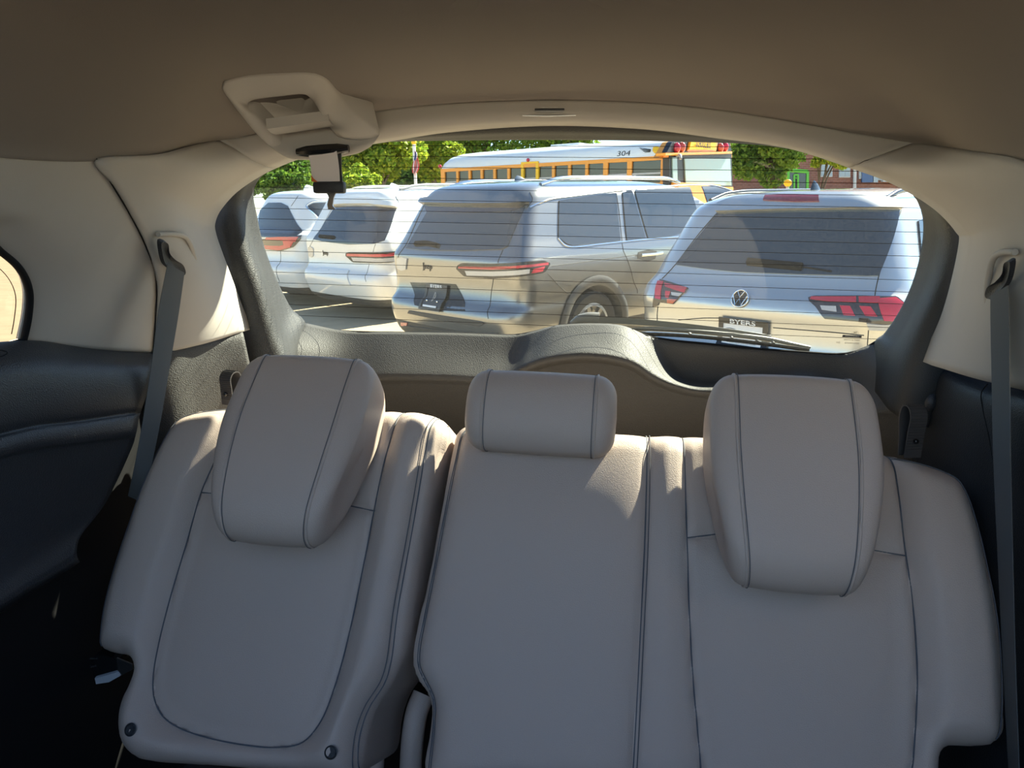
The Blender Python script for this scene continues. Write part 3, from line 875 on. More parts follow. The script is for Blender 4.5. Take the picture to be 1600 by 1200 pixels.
# ---------- cargo lamp in the roof trim
cl = U(860, 175, 1.205)
lamp = empty('cargo_lamp', cl)
tag(lamp, 'slim bright-edged cargo lamp in the roof trim above rear window', 'lamp')
mb = MB(); mb.sphere(cl, (.071, .012, .0062), 28, 10); mb.build('lamp_lens', mat('clear_lens', (.30, .29, .28), .15, spec=.7), lamp)
G_ = [cl + np.array([.074 * math.cos(a), -.010 + .004 * math.cos(a) ** 2, .0062 * math.sin(a) - .001]) for a in np.linspace(0, 2 * math.pi, 49)[:-1]]
tube('lamp_bezel', G_, .0013, M['metal'], lamp, closed=True, seg=6)
mb = MB(); mb.box(cl + np.array([.0, -.0125, .002]), (.046, .004, .003), bev=.001); mb.build('lamp_switch', M['black_plastic'], lamp)

# ---------- ceiling belt housing with its tongue
hs = empty('ceiling_belt_housing', U(470, 180, 1.0))
tag(hs, 'beige moulded ceiling housing of centre seat belt, left of cargo lamp', 'belt housing')
ho = [((350, 128), .90), ((385, 119), .90), ((440, 115), .90), ((482, 114), .90), ((508, 122), .92), ((532, 148), .97), ((556, 176), 1.02), ((585, 197), 1.07), ((593, 206), 1.09), ((588, 217), 1.09), ((566, 226), 1.08),
      ((520, 234), 1.07), ((475, 238), 1.05), ((445, 236), 1.03), ((420, 222), 1.00), ((392, 196), .96), ((362, 160), .92), ((348, 140), .90)]
hi = [((388, 158), .925), ((400, 153), .925), ((440, 148), .925), ((472, 145), .925), ((486, 152), .93), ((500, 172), .96), ((516, 196), 1.0), ((534, 216), 1.03), ((538, 224), 1.04), ((534, 228), 1.04), ((520, 230), 1.04),
      ((500, 232), 1.03), ((478, 233), 1.025), ((462, 231), 1.015), ((446, 222), 1.0), ((424, 200), .97), ((400, 176), .94), ((388, 164), .925)]
def hpt(p, y, k):
    q = on_ceiling(*p, 1.16); return q
hq = [(p, y, on_ceiling(*p, 1.165, .003)) for p, y in ho]

def hY(p, y, q):
    if y <= .93: return float(q[1])
    return float(np.interp(y, [.93, 1.0, 1.09], [min(1.09, float(q[1])), 1.115, 1.15]))
O0 = by_station(np.array([U(*p, hY(p, y, q)) for p, y, q in hq + hq[:1]]), 97)[:-1]
I0 = by_station(np.array([on_ceiling(*p, 1.15, .012) if p[1] < 170 else U(*p, y + .135) for p, y in hi + hi[:1]]), 97)[:-1]
dn = np.array([0, -.15, -.97])
wgt = np.interp(O0[:, 1], [O0[:, 1].min(), O0[:, 1].min() + .05, O0[:, 1].max()], [.25, .5, 1.25])[:, None]
rows = [O0 - dn * .05 + (I0 - O0) * .22, O0, O0 + (I0 - O0) * .06 + dn * .004 * wgt, O0 + (I0 - O0) * .18 + dn * .009 * wgt, O0 + (I0 - O0) * .40 + dn * .0125 * wgt, O0 + (I0 - O0) * .70 + dn * .0120 * wgt, O0 + (I0 - O0) * .92 + dn * .008 * wgt, I0 + dn * .002, I0 - dn * .012, I0 + (I0.mean(0) - I0) * .06 - dn * .026]
Gh = np.array(rows)
surf_obj('housing_shell', Gh, M['beige'], hs, cv=True)
bk = I0 + (I0.mean(0) - I0) * .05 - dn * .018
mesh_obj('housing_recess', np.vstack([bk, bk.mean(0)[None]]), [(i, (i + 1) % 96, 96) for i in range(96)], M['beige'], hs)
br0, br1 = U(424, 204, 1.085), U(520, 191, 1.115)
mb = MB()
w_ = np.array([0, .018, -.003])
mb.grid(np.array([[br0 - dn * .012 + w_ * -1, br0 + dn * .002 + w_ * -.8, br0 + dn * .004, br0 + dn * .002 + w_ * .8, br0 - dn * .012 + w_], [br1 - dn * .012 - w_, br1 + dn * .002 - w_ * .8, br1 + dn * .004, br1 + dn * .002 + w_ * .8, br1 - dn * .012 + w_]]))
mb.build('housing_bridge', M['beige'], hs)
# dark latch mouth
mb = MB(); q0, q1 = U(464, 238, 1.122), U(545, 232, 1.126)
mb.add(*tube_geo(np.array([q0, q0 * .8 + q1 * .2, q0 * .5 + q1 * .5, q0 * .2 + q1 * .8, q1]), [.0055, .0085, .009, .0085, .0055], 10))
mb.build('latch_mouth', M['black_gloss'], hs)
# hanging strap, white tag, tongue
strap = empty('centre_belt_tongue', U(512, 262, 1.118))
tag(strap, 'hanging centre belt tongue with white paper tag below the ceiling housing', 'belt tongue')
def ribbon(a0, b0, a1, b1, thick, mat_, name, parent, bend=0.0, n=8):
    """thin band between edge pairs (a0,b0) top and (a1,b1) bottom with real thickness"""
    a0, b0, a1, b1 = map(np.asarray, (a0, b0, a1, b1))
    nrm = np.cross(b0 - a0, a1 - a0); nrm = nrm / np.linalg.norm(nrm)
    F_, B_ = [], []
    for t in np.linspace(0, 1, n):
        s = bend * math.sin(t * math.pi)
        F_.append([a0 + (a1 - a0) * t + nrm * (s + thick / 2), b0 + (b1 - b0) * t + nrm * (s + thick / 2)])
        B_.append([b0 + (b1 - b0) * t + nrm * (s - thick / 2), a0 + (a1 - a0) * t + nrm * (s - thick / 2)])
    G = np.concatenate([np.array(F_), np.array(B_)], 1)
    mb = MB(); mb.grid(G, cv=True)
    mb.add(G[0], [(0, 1, 2, 3)]); mb.add(G[-1], [(3, 2, 1, 0)])
    return mb.build(name, mat_, parent)
ribbon(U(489, 236, 1.130), U(534, 233, 1.130), U(495, 290, 1.130), U(536, 288, 1.130), .002, M['webbing_dark'], 'strap_webbing', strap, bend=-.004)
tg_ = ribbon(U(482, 240, 1.118), U(526, 236, 1.118), U(487, 284, 1.116), U(531, 286, 1.116), .0006, M['paper'], 'paper_tag', strap, bend=.003)
c = U(491, 280, 1.111)
mb = MB(); mb.prism([U(*p, 1.111) for p in ((486, 273), (490, 279), (496, 284), (487, 284))], np.array([0, .0004, 0])); mb.build('tag_print', M['orange'], tg_, smooth=False)
tb = MB(); tc_ = U(515, 293, 1.118)
tb.box(tc_, (.051, .015, .018), rot=Matrix.Rotation(rad(-1), 3, 'Y'), bev=.004); tb.build('tongue_body', M['black_plastic'], strap)
hk = cr(np.array([U(517, 300, 1.118), U(518, 306, 1.116), U(517, 314, 1.114), U(516, 321, 1.111), U(519, 327, 1.108)]), 16)
nb = MB()
wd = np.interp(np.linspace(0, 1, 16), [0, .15, .3, .8, 1], [.009, .006, .004, .0045, .006])
Gk = np.array([[p + np.array([-w, -.0012, 0]), p + np.array([w, -.0012, 0]), p + np.array([w, .0012, 0]), p + np.array([-w, .0012, 0])] for p, w in zip(hk, wd)])
nb.grid(Gk, cv=True); nb.build('metal_latch', M['metal'], strap)

# ---------- shoulder belts on both sides
def belt(name, label, W, edge_px, xs_, slot_px, guide_n):
    root = empty(name, UX(*edge_px[-1][0], xs_[-1]))
    tag(root, label, 'seat belt', 'outer shoulder belts')
    L = cr(np.array([UX(*a, x) for (a, b), x in zip(edge_px, xs_)]), 40); R = cr(np.array([UX(*b, x * .985) for (a, b), x in zip(edge_px, xs_)]), 40)
    n = guide_n * .8 + np.array([0, -.5, 0])
    G = np.stack([L + n * .0008, (L + R) / 2 + n * .0018, R + n * .0008, R - n * .0008, (L + R) / 2 + n * .0002, L - n * .0008], 1)
    mb = MB(); mb.grid(G, cv=True); mb.build('belt_webbing', M['webbing'], root)
    sl = cr(np.array([W(*p, .020) for p in slot_px]), 60, closed=True)
    cen = sl.mean(0)
    mb = MB(); G = np.array([sl, cen + (sl - cen) * .9 + guide_n * .005, cen + (sl - cen) * .5 + guide_n * .002, np.repeat(cen[None], len(sl), 0)])
    mb.grid(G, cv=True); mb.build('belt_guide', M['black_plastic'], root)
    return root
blL = belt('shoulder_belt', 'dark grey shoulder belt hanging from slot in left pillar', WL,
     [((262, 412), (288, 426)), ((256, 440), (285, 448)), ((247, 490), (278, 496)), ((238, 560), (266, 566)), ((226, 640), (252, 650)), ((212, 720), (236, 730)), ((200, 775), (224, 785))],
     [-.560, -.565, -.572, -.580, -.590, -.612, -.645], [(246, 374), (257, 376), (260, 392), (270, 404), (284, 414), (288, 428), (282, 432), (266, 422), (252, 410), (247, 392)], WLu)
blR = belt('shoulder_belt', 'dark grey shoulder belt hanging from slot in right pillar', WR,
     [((1548, 462), (1575, 446)), ((1548, 500), (1577, 490)), ((1550, 600), (1578, 600)), ((1552, 700), (1579, 700)), ((1556, 800), (1581, 800)), ((1566, 1010), (1586, 1010)), ((1578, 1240), (1594, 1240))],
     [.565, .572, .585, .59, .592, .594, .596], [(1587, 404), (1577, 406), (1573, 424), (1562, 438), (1546, 450), (1543, 464), (1549, 468), (1566, 456), (1580, 440), (1586, 420)], WRu)
# shallow bezel swept round each belt slot
for W, px, nn, root in ((WL, [(247, 366), (275, 366), (292, 372), (303, 400), (306, 430), (298, 470), (288, 520), (280, 545)], WLu, blL), (WR, [(1586, 394), (1566, 394), (1552, 404), (1545, 430), (1542, 460), (1548, 510)], WRu, blR)):
    tube('belt_bezel', cr(np.array([W(*p, .012) for p in px]), 40), .004, M['beige'], root, seg=8)

# ---------- strap loops on top of the seats
def loop(parent, px, py, y, w, hgt, depth, yawz):
    base = U(px, py, y)
    path = [(-.0, 0), (-.001, hgt * .5), (-.002, hgt * .85), (depth * .25, hgt), (depth * .75, hgt), (depth, hgt * .82), (depth * .8, hgt * .4), (depth * .6, 0)]
    P = cr(np.array([(a, b, 0) for a, b in path]), 40)
    cz, sz = math.cos(yawz), math.sin(yawz)
    xd = np.array([cz, sz, 0]); yd = np.array([-sz, cz, 0])
    T = np.gradient(P[:, :2], axis=0); T /= np.linalg.norm(T, axis=1)[:, None]
    N = np.stack([-T[:, 1], T[:, 0]], 1)
    def pt(q, x): return base + xd * x + yd * q[0] + np.array([0, 0, q[1]])
    th = .0016
    G = np.array([[pt(q + n_ * th / 2, -w / 2), pt(q + n_ * th / 2, w / 2), pt(q - n_ * th / 2, w / 2), pt(q - n_ * th / 2, -w / 2)] for q, n_ in zip(P[:, :2], N)])
    mb = MB(); mb.grid(G, cv=True)
    for k in range(3, 37):                      # woven ribs across the band
        q = P[k, :2] - N[k] * .0
        mb.add(*tube_geo(np.array([pt(q + N[k] * .0011, -w / 2), pt(q + N[k] * .0011, w / 2)]), .0006, 4))
    o = mb.build('strap_loop', M['webbing_dark'], parent)
    kb = MB(); c = pt(P[6, :2], 0) + yd * -.003; kb.sphere(c, (.004, .003, .004), 10, 6); kb.build('strap_rivet', M['black_gloss'], o)
loop(seatL, 356, 633, 1.115, .024, .055, .022, rad(-14))
loop(seatR, 1425, 715, 1.10, .026, .074, .022, rad(16))

# ---------- belt latch in the notch of the left seat
bk_ = empty('belt_latch', U(170, 1045, .90))
tag(bk_, 'black belt latch with bright metal tongue in notch of left seat', 'belt latch')
yb = .885
mb = MB(); mb.prism([U(*p, yb) for p in ((150, 1022), (184, 1030), (184, 1052), (148, 1062), (143, 1040))], np.array([0, .02, 0])); mb.build('latch_body', M['black_gloss'], bk_, auto=30)
mb = MB(); mb.prism([U(*p, yb - .003) for p in ((182, 1028), (206, 1038), (207, 1046), (190, 1055), (184, 1048))], np.array([0, .002, 0])); mb.build('latch_tongue', M['metal'], bk_, smooth=False)
mb = MB(); mb.prism([U(*p, yb - .004) for p in ((148, 1060), (184, 1050), (188, 1056), (170, 1066), (150, 1069))], np.array([0, .006, .002])); mb.build('latch_button', mat('pale_plastic', (.45, .46, .48), .4), bk_, smooth=False)
tube('latch_wire', cr(np.array([U(*p, yb) for p in ((152, 1029), (134, 1029))]), 4), .0012, M['metal'], bk_)
tube('latch_wire', cr(np.array([U(*p, yb) for p in ((150, 1040), (141, 1043), (138, 1050), (143, 1057))]), 12), .0012, M['metal'], bk_)

# ---------- lower side pieces of the seats
def roll(parent, pts, r, name='seat_side_cover', m=None):
    P = cr(np.array([U(*p, y) for p, y in pts]), 30)
    return tube(name, P, r, m or M['leather'], parent, seg=14)
roll(seatL, [((172, 1090), 1.0), ((166, 1120), .99), ((166, 1165), .98), ((172, 1230), .97)], [.024] * 30)
roll(seatL, [((602, 1085), .97), ((594, 1120), .955), ((588, 1160), .94), ((584, 1240), .93)], [.014] * 30)
roll(seatR, [((662, 1085), .97), ((652, 1110), .955), ((645, 1150), .94), ((640, 1240), .93)], [.017] * 30)

# ---------- wiper resting across the glass
wp = empty('rear_wiper', GL(900, 503, .02))
tag(wp, 'wiper with long arm and blade lying along bottom of the rear window', 'wiper')
M['wiper'] = mat('grey_black_rubbery_plastic', (.16, .155, .14), .45)
mb = MB()
pc = cr(np.array([GL(*p, .030) for p in ((893, 506), (905, 501), (920, 498), (936, 499))]), 12)
mb.add(*tube_geo(pc, np.interp(np.linspace(0, 1, 12), [0, .3, 1], [.006, .012, .014]), 12)); mb.build('pivot_cover', M['wiper'], wp)
arm = cr(np.array([GL(*p, .034) for p in ((930, 500), (985, 503), (1050, 508), (1120, 515), (1180, 523), (1205, 527))]), 24)
G = np.array([[p + gy / 1.1 * w, p + gy / 1.1 * w * .4 - gn * .006, p - gy / 1.1 * w, p - gy / 1.1 * w * .4 + gn * .004] for p, w in zip(arm, np.linspace(.011, .004, 24))])
mb = MB(); mb.grid(G, cv=True); mb.build('wiper_arm', M['wiper'], wp)
fr_ = cr(np.array([GL(*p, .024) for p in ((965, 517), (1010, 514), (1060, 516), (1130, 522), (1200, 530), (1240, 538), (1266, 543))]), 30)
mb = MB(); mb.add(*tube_geo(fr_, np.interp(np.linspace(0, 1, 30), [0, .2, .8, 1], [.003, .005, .005, .003]), 8)); mb.build('blade_frame', M['wiper'], wp)
bl_ = cr(np.array([GL(*p, .010) for p in ((968, 521), (1060, 524), (1150, 532), (1264, 547))]), 30)
mb = MB(); mb.add(*tube_geo(bl_, .004, 6)); mb.build('blade_rubber', M['black_matte'], wp)
for px_, py_ in ((1075, 520), (1140, 526), (1180, 531), (1205, 534)):
    a = GL(px_, py_ - 3, .026); b = GL(px_ + 4, py_ + 3, .012)
    tube('blade_claw', [a, b], .003, M['wiper'], wp, seg=6)

# ================================================================ OUTSIDE: LOT
M['lot'] = mat('sunlit_concrete', (.42, .33, .215), .9, bump=(60, .3), var=(3.0, .10), spec=.2)
def lotz(x, y):
    c = .585 * x + .81 * y
    return .052 * min(12.0, max(0.0, c - 4.55))
gxs = [-120, -60, -30] + list(np.arange(-16, 17, 2.0)) + [30, 60, 130]; gys = [-40, -10, 0] + list(np.arange(2, 40, 2.0)) + [60, 100, 180]
Gg = np.array([[[x, y, lotz(x, y)] for y in gys] for x in gxs])
mb = MB(); mb.grid(Gg, flip=False); tag(mb.build('parking_lot_ground', M['lot'], smooth=True, auto=None), kind='structure')

def paint(name, col, metal=.0, rough=.35, coat=1.0):
    return mat(name, col, rough, metal=metal, coat=coat, coat_rough=.02)
M['p_grey'] = paint('metallic_granite_paint', (.25, .247, .243), .85, .30)
M['p_white'] = paint('white_paint', (.78, .78, .76), .0, .35)
M['p_white2'] = paint('pearl_white_paint', (.74, .75, .75), .0, .35)
M['p_silver'] = paint('silver_paint', (.52, .52, .51), .75, .32)
M['cargl'] = mat('tinted_sky_toned_car_glass', (.022, .032, .045), .07, spec=1.0)  # dark tint, with blue of the reflected sky put into the base
M['clad'] = mat('dark_cladding', (.05, .05, .05), .6, bump=(300, .2))
M['chrome'] = mat('chrome_strip', (.75, .75, .74), .12, metal=1.0)
M['red_lens'] = mat('red_lens', (.55, .012, .035), .12, coat=1.0)
M['deep_red'] = mat('deep_red_lens', (.20, .006, .014), .15, coat=1.0)
M['orange_lens'] = mat('orange_lens', (.50, .07, .03), .15, coat=1.0)
M['clear_lens2'] = mat('clear_lens', (.48, .47, .46), .15, coat=1.0)
M['smoke'] = mat('smoked_housing', (.03, .022, .024), .12, coat=1.0)
M['blackgl'] = mat('gloss_black_trim', (.012, .012, .014), .2)
M['tyre'] = mat('tyre_rubber', (.025, .025, .025), .8)
M['rim'] = mat('alloy_rim', (.42, .42, .42), .3, metal=.9)
M['seam'] = mat('panel_gap', (.012, .012, .012), .8)
M['plate_white'] = mat('plate_white', (.80, .81, .83), .5)
M['plate_dark'] = mat('plate_dark', (.05, .052, .056), .45)
M['lightgrey'] = mat('pale_grey_trim', (.45, .45, .45), .5)

class Car:
    """SUV body as stacked plan outlines: rounded at the rear corners; s runs along the outline from the rear middle"""
    def __init__(self, name, label, X, Y, phi, table, crown=.06, group='parked SUVs', length=4.7):
        self.T = np.array(table, float)            # z, half width, rear y, front y, corner radius
        self.crown = crown
        dz = lotz(X, Y) - .035; tau = rad(2.9)                    # the lot climbs away from the row, so the cars sit nose-up
        self.root = empty(name, (X, Y, dz), -phi, local=True); self.root.rotation_euler = (tau, 0, -phi)
        tag(self.root, label, 'car', group)
        c, s = math.cos(phi), math.sin(phi)
        ct, st = math.cos(tau), math.sin(tau)
        self.R = np.array([[c, s, 0], [-s, c, 0], [0, 0, 1]]) @ np.array([[1, 0, 0], [0, ct, -st], [0, st, ct]])     # local -> world
        self.o = np.array([X, Y, dz])
        zz = self.T[:, 0]
        self.zs = np.linspace(zz[0], zz[-1], 400)
        P = cr(self.T, 1500)
        k = np.argsort(P[:, 0], kind='stable'); P = P[k]
        self.tab = [np.interp(self.zs, P[:, 0], P[:, j]) for j in range(1, 5)]
    def prm(self, z):
        return [np.interp(z, self.zs, t) for t in self.tab]
    def surf(self, s, z):
        s = np.asarray(s, float); z = np.asarray(z, float)
        hw, yr, yf, r = self.prm(z)
        r = np.minimum(r, hw * .95)
        a_s = np.abs(s); sg = np.where(s < 0, -1.0, 1.0)
        fl = hw - r
        ang = np.clip((a_s - fl) / r, 0, math.pi / 2)
        x = np.where(a_s < fl, a_s, fl + r * np.sin(ang))
        y = np.where(a_s < fl, 0, r * (1 - np.cos(ang)))
        ex = np.maximum(0, a_s - fl - r * math.pi / 2)
        y = y + ex + yr + self.crown * (x / np.maximum(hw, .05)) ** 2
        # sides draw in slowly towards the nose
        x = x - .0035 * np.maximum(0, ex - 2.6) ** 2 * 4
        return np.stack([x * sg, y, z], -1)
    def s_of_y(self, y, z):
        hw, yr, yf, r = self.prm(z)
        return y - yr - r - self.crown + (hw - r) + r * math.pi / 2
    def normal(self, s, z):
        e = 1e-3
        a = self.surf(np.asarray(s) + e, z) - self.surf(np.asarray(s) - e, z)
        b = self.surf(s, np.asarray(z) + e) - self.surf(s, np.asarray(z) - e)
        n = np.cross(a, b); n /= np.linalg.norm(n, axis=-1, keepdims=True) + 1e-12
        return n
    def at(self, s, z, off=0.0):
        p = self.surf(s, z); return p + self.normal(s, z) * off
    def inside(self, P):
        x, y, z = P
        if z < self.zs[0] or z > self.zs[-1]: return False
        hw, yr, yf, r = self.prm(z)
        ax = abs(x)
        if ax > hw: return False
        yy = yr + self.crown * (ax / hw) ** 2
        fl = hw - min(r, hw * .95)
        if ax > fl: yy += r - math.sqrt(max(0, r * r - (ax - fl) ** 2))
        return y > yy
    def tr(self, px, py):
        """the (s, z) spot of the bodywork seen at a pixel of the photograph"""
        d = self.R.T @ ray(px, py); o = self.R.T @ (CAM - self.o)
        n0 = np.linalg.norm(self.o - CAM)
        ts = np.linspace(max(1, n0 - 2.2), n0 + 4.0, 320)
        prev = None
        for t in ts:
            if self.inside(o + d * t):
                a, b = (prev if prev is not None else t - .02), t
                for _ in range(18):
                    m = (a + b) / 2
                    if self.inside(o + d * m): b = m
                    else: a = m
                P = o + d * b
                return self.to_s(P)
            prev = t
        return None
    def to_s(self, P):
        x, y, z = P
        hw, yr, yf, r = [float(v) for v in self.prm(z)]
        r = min(r, hw * .95)
        fl = hw - r; ax = abs(x); sg = -1 if x < 0 else 1
        if ax <= fl: return np.array([x, z])
        yc = y - yr - self.crown * (ax / hw) ** 2
        if yc < r:
            return np.array([sg * (fl + r * math.asin(min(1, (ax - fl) / r))), z])
        return np.array([sg * (fl + r * math.pi / 2 + yc - r), z])
    def trp(self, pts, toward=None):
        """trace a pixel polyline; pixels beyond the outline slide in towards the body"""
        cx, cy = toward if toward is not None else np.mean(np.array(pts, float), 0)
        out = []
        for px, py in pts:
            q = None
            for f in np.linspace(0, .6, 61):
                q = self.tr(px + (cx - px) * f, py + (cy - py) * f)
                if q is not None: break
            if q is not None: out.append(q)
        return np.array(out)
    def patch(self, name, bottom, top, m, parent=None, off=.004, thick=.012, nu=24, nv=8, smooth_curve=False):
        f = cr if smooth_curve else poly_rs
        B, T = f(np.asarray(bottom, float), nu), f(np.asarray(top, float), nu)
        t = np.linspace(0, 1, nv)[:, None, None]
        SZ = B[None] * (1 - t) + T[None] * t
        G = self.at(SZ[..., 0], SZ[..., 1], off); Gb = self.at(SZ[..., 0], SZ[..., 1], off - thick)
        mb = MB(); mb.grid(G, flip=True)
        ring = [(0, j) for j in range(nu)] + [(i, nu - 1) for i in range(1, nv)] + [(nv - 1, j) for j in range(nu - 2, -1, -1)] + [(i, 0) for i in range(nv - 2, 0, -1)]
        S = np.array([[G[i, j], Gb[i, j]] for i, j in ring])
        mb.grid(S, cu=True)
        return mb.build(name, m, parent or self.root, auto=40)
    def line(self, name, sz, r, m, parent=None, off=.001, n=40, straight=False):
        L = (poly_rs if straight else cr)(np.asarray(sz, float), n)
        return tube(name, self.at(L[:, 0], L[:, 1], off), r, m, parent or self.root, seg=5)
    def body(self, m, m_low, zlow, wheels=(), wr=.43, ns_rear=46, L=4.5):
        nz = 74
        zz = np.interp(np.linspace(0, 1, nz), np.linspace(0, 1, len(self.T)), self.T[:, 0])
        u = np.concatenate([np.linspace(0, 1.25, ns_rear), np.linspace(1.29, 1.29 + L - .4, 110)])
        S = np.concatenate([-u[::-1], u[1:]])
        SZ = np.stack(np.meshgrid(S, zz, indexing='ij'), -1)
        hw, yr, yf, r = self.prm(zz)
        # keep the outline inside the nose at each height
        smax = yf - yr - r - self.crown + (hw - r) + r * math.pi / 2
        Sx = np.clip(SZ[..., 0], -smax[None], smax[None])
        G = self.surf(Sx, SZ[..., 1])
        nS = len(S)
        up, lo = [], []
        for i in range(nS - 1):
            for j in range(nz - 1):
                c = (G[i, j] + G[i + 1, j] + G[i + 1, j + 1] + G[i, j + 1]) / 4
                if any(abs(c[0]) > .55 and (c[1] - wy) ** 2 + (c[2] - wz) ** 2 < wr ** 2 for wy, wz in wheels): continue
                f = (i * nz + j, (i + 1) * nz + j, (i + 1) * nz + j + 1, i * nz + j + 1)
                (lo if c[2] < zlow else up).append(f)
        # close the roof and the nose between the two halves
        V = list(G.reshape(-1, 3))
        for j in range(nz - 1):
            up.append(((nS - 1) * nz + j, j, j + 1, (nS - 1) * nz + j + 1))
        up.append(tuple(i * nz + nz - 1 for i in range(nS)))
        for nm, fs, mm in (('body_shell', up, m), ('lower_cladding', lo, m_low)):
            used = sorted({i for f in fs for i in f}); mp = {k: q for q, k in enumerate(used)}
            o = mesh_obj(nm, [V[k] for k in used], [tuple(mp[i] for i in f) for f in fs], mm, self.root, autosmooth=50)
            bm = bmesh.new(); bm.from_mesh(o.data); bmesh.ops.remove_doubles(bm, verts=bm.verts, dist=1e-4); bm.to_mesh(o.data); bm.free()
        # dark inner tub so that the wheel arches and underside read as hollow
        y1 = self.T[2, 3] - .15
        mb = MB(); mb.box((0, y1 / 2 + .2, .62), (1.1, y1 - .4, .55)); mb.build('under_tub', M['black_matte'], self.root, smooth=False)
        for wy, wz in wheels:
            for sg in (-1, 1):
                hwz = float(self.prm(.7)[0])
                mb = MB()
                A = np.linspace(-.25, math.pi + .25, 40)
                Gc = []
                for a in A:
                    row = []
                    for rr, dx in ((wr + .075, .012), (wr + .05, .022), (wr + .005, .022), (wr - .02, .010), (wr - .02, -.20)):
                        y, z = wy + rr * math.cos(a), max(.2, wz + rr * math.sin(a))
                        sx = float(self.surf(self.s_of_y(y, z), z)[0])
                        row.append([sg * (sx + dx), y, z])
                    Gc.append(row)
                mb.grid(np.array(Gc), flip=(sg < 0)); mb.build('wheel_arch', M['clad'], self.root)
                self.wheel(sg * (hwz - .14), wy, wz, sg)
    def wheel(self, x, y, z, sg, R=.37):
        mb = MB(); prof = [(.0, .24), (.10, .25), (.125, .30), (.125, .345), (.10, .37), (-.10, .37), (-.125, .345), (-.125, .26)]
        A = np.linspace(0, 2 * math.pi, 41)[:-1]
        mb.grid(np.array([[[x + sg * a, y + b * math.cos(t), z + b * math.sin(t)] for a, b in prof] for t in A]), cu=True)
        w = mb.build('wheel', M['tyre'], self.root)
        mb = MB()
        mb.grid(np.array([[[x + sg * a, y + b * math.cos(t), z + b * math.sin(t)] for a, b in ((.105, .255), (.11, .225), (.02, .21), (.0, .0))] for t in A]), cu=True)
        for k in range(7):
            t = 2 * math.pi * k / 7; d = np.array([0, math.cos(t), math.sin(t)]); q = np.array([0, -math.sin(t), math.cos(t)])
            c = np.array([x, y, z])
            mb.prism([c + d * .03 + q * .03 + [sg * .09, 0, 0], c + d * .23 + q * .022 + [sg * .10, 0, 0], c + d * .23 - q * .022 + [sg * .10, 0, 0], c + d * .03 - q * .03 + [sg * .09, 0, 0]], np.array([-sg * .04, 0, 0]))
        mb.build('rim', M['rim'], w)
    def rail(self, side, y0, y1, z0, h, r, m, xin):
        n = 24; P = []
        for t in np.linspace(0, 1, n):
            y = y0 + (y1 - y0) * t
            P.append([side * xin, y, z0(y) + h * min(1, math.sin(math.pi * t) * 3.2)])
        return tube('roof_rail', P, r, m, self.root, seg=8)
    def fin(self, y, z, h=.07, L=.16, m=None):
        mb = MB(); G = []
        for t in np.linspace(0, 1, 10):
            hh = h * (1 - (1 - t) ** 2) if t < .75 else h * (1 - ((t - .75) / .25) ** 2 * .9) * .94
            yy = y - L * t + L * .5
            w = .022 * math.sin(math.pi * (.12 + .8 * t))
            G.append([[-w, yy, z - .03], [-w * .45, yy, z + hh * .6], [0, yy, z + hh], [w * .45, yy, z + hh * .6], [w, yy, z - .03]])
        mb.grid(np.array(G)); return mb.build('antenna_fin', m or M['blackgl'], self.root)
    def surf_text(self, name, body, s0, z0, size, m, parent=None, off=.004, sx=1.0, bold=0.0, rot=0.0, extrude=.002):
        def fn(a, b, c): return self.at(s0 + a, z0 + b, off + c)
        return text_on(name, body, size, (0, 0, 0), (1, 0, 0), (0, 1, 0), m, parent or self.root, fn=fn, sx=sx, bold=bold, extrude=extrude)

# ---------------------------------------------------------------- silver hatch SUV nearest on the right
T_VW = [(.22, .84, .15, 4.45, .25), (.32, .89, .06, 4.60, .25), (.45, .91, .02, 4.68, .26), (.58, .92, .0, 4.7, .26), (.66, .92, .015, 4.7, .26), (.72, .918, .05, 4.69, .25), (.84, .916, .06, 4.65, .24), (.93, .915, .05, 4.6, .22),
        (1.0, .908, .07, 4.4, .22), (1.05, .895, .11, 3.7, .22), (1.10, .868, .15, 3.5, .22), (1.20, .83, .20, 3.3, .20), (1.35, .77, .28, 2.95, .19), (1.48, .72, .345, 2.65, .18), (1.55, .685, .385, 2.5, .18), (1.60, .62, .43, 2.35, .18),
        (1.64, .50, .53, 2.2, .16), (1.665, .32, .85, 2.0, .12), (1.675, .12, 1.2, 1.8, .05)]
vw = Car('parked_suv', 'silver SUV nearest the rear window on the right, round emblem above its plate', .84, 4.86, rad(36), T_VW, crown=.07)
vw.body(M['p_silver'], M['clad'], .40, wheels=((.98, .36), (3.75, .36)))
def quad(car, name, bottom, top, m, parent=None, **k):
    allp = np.array(bottom + top, float); c = tuple(allp.mean(0))
    B, T = car.trp(bottom, c), car.trp(top, c)
    if len(B) < 2 or len(T) < 2:
        print('PATCH MISS', car.root.name, name, bottom[0]); return None
    return car.patch(name, B, T, m, parent, **k)
def seam(car, pts, r=.004, m=None, parent=None, toward=None):
    P = car.trp(pts, toward)
    if len(P) < 2:
        print('SEAM MISS', car.root.name, pts[0]); return None
    return car.line('panel_gap' if m is None else 'trim_strip', P, r, m or M['seam'], parent)
g = quad(vw, 'rear_window', [(1056, 414), (1100, 420), (1150, 425), (1250, 429), (1373, 431)], [(1124, 331), (1160, 330), (1210, 329), (1300, 329), (1404, 328)], M['cargl'], nu=40, nv=16, off=.010)
quad(vw, 'spoiler', [(1121, 333), (1160, 332), (1230, 330), (1330, 329), (1405, 329)], [(1124, 321), (1150, 313), (1230, 307), (1330, 308), (1404, 321)], M['p_silver'], off=.035, thick=.05, nu=40, nv=8)
quad(vw, 'brake_lamp', [(1195, 319), (1240, 321), (1282, 321)], [(1197, 313), (1240, 312), (1280, 313)], M['deep_red'], off=.042, thick=.01, nu=16, nv=5)
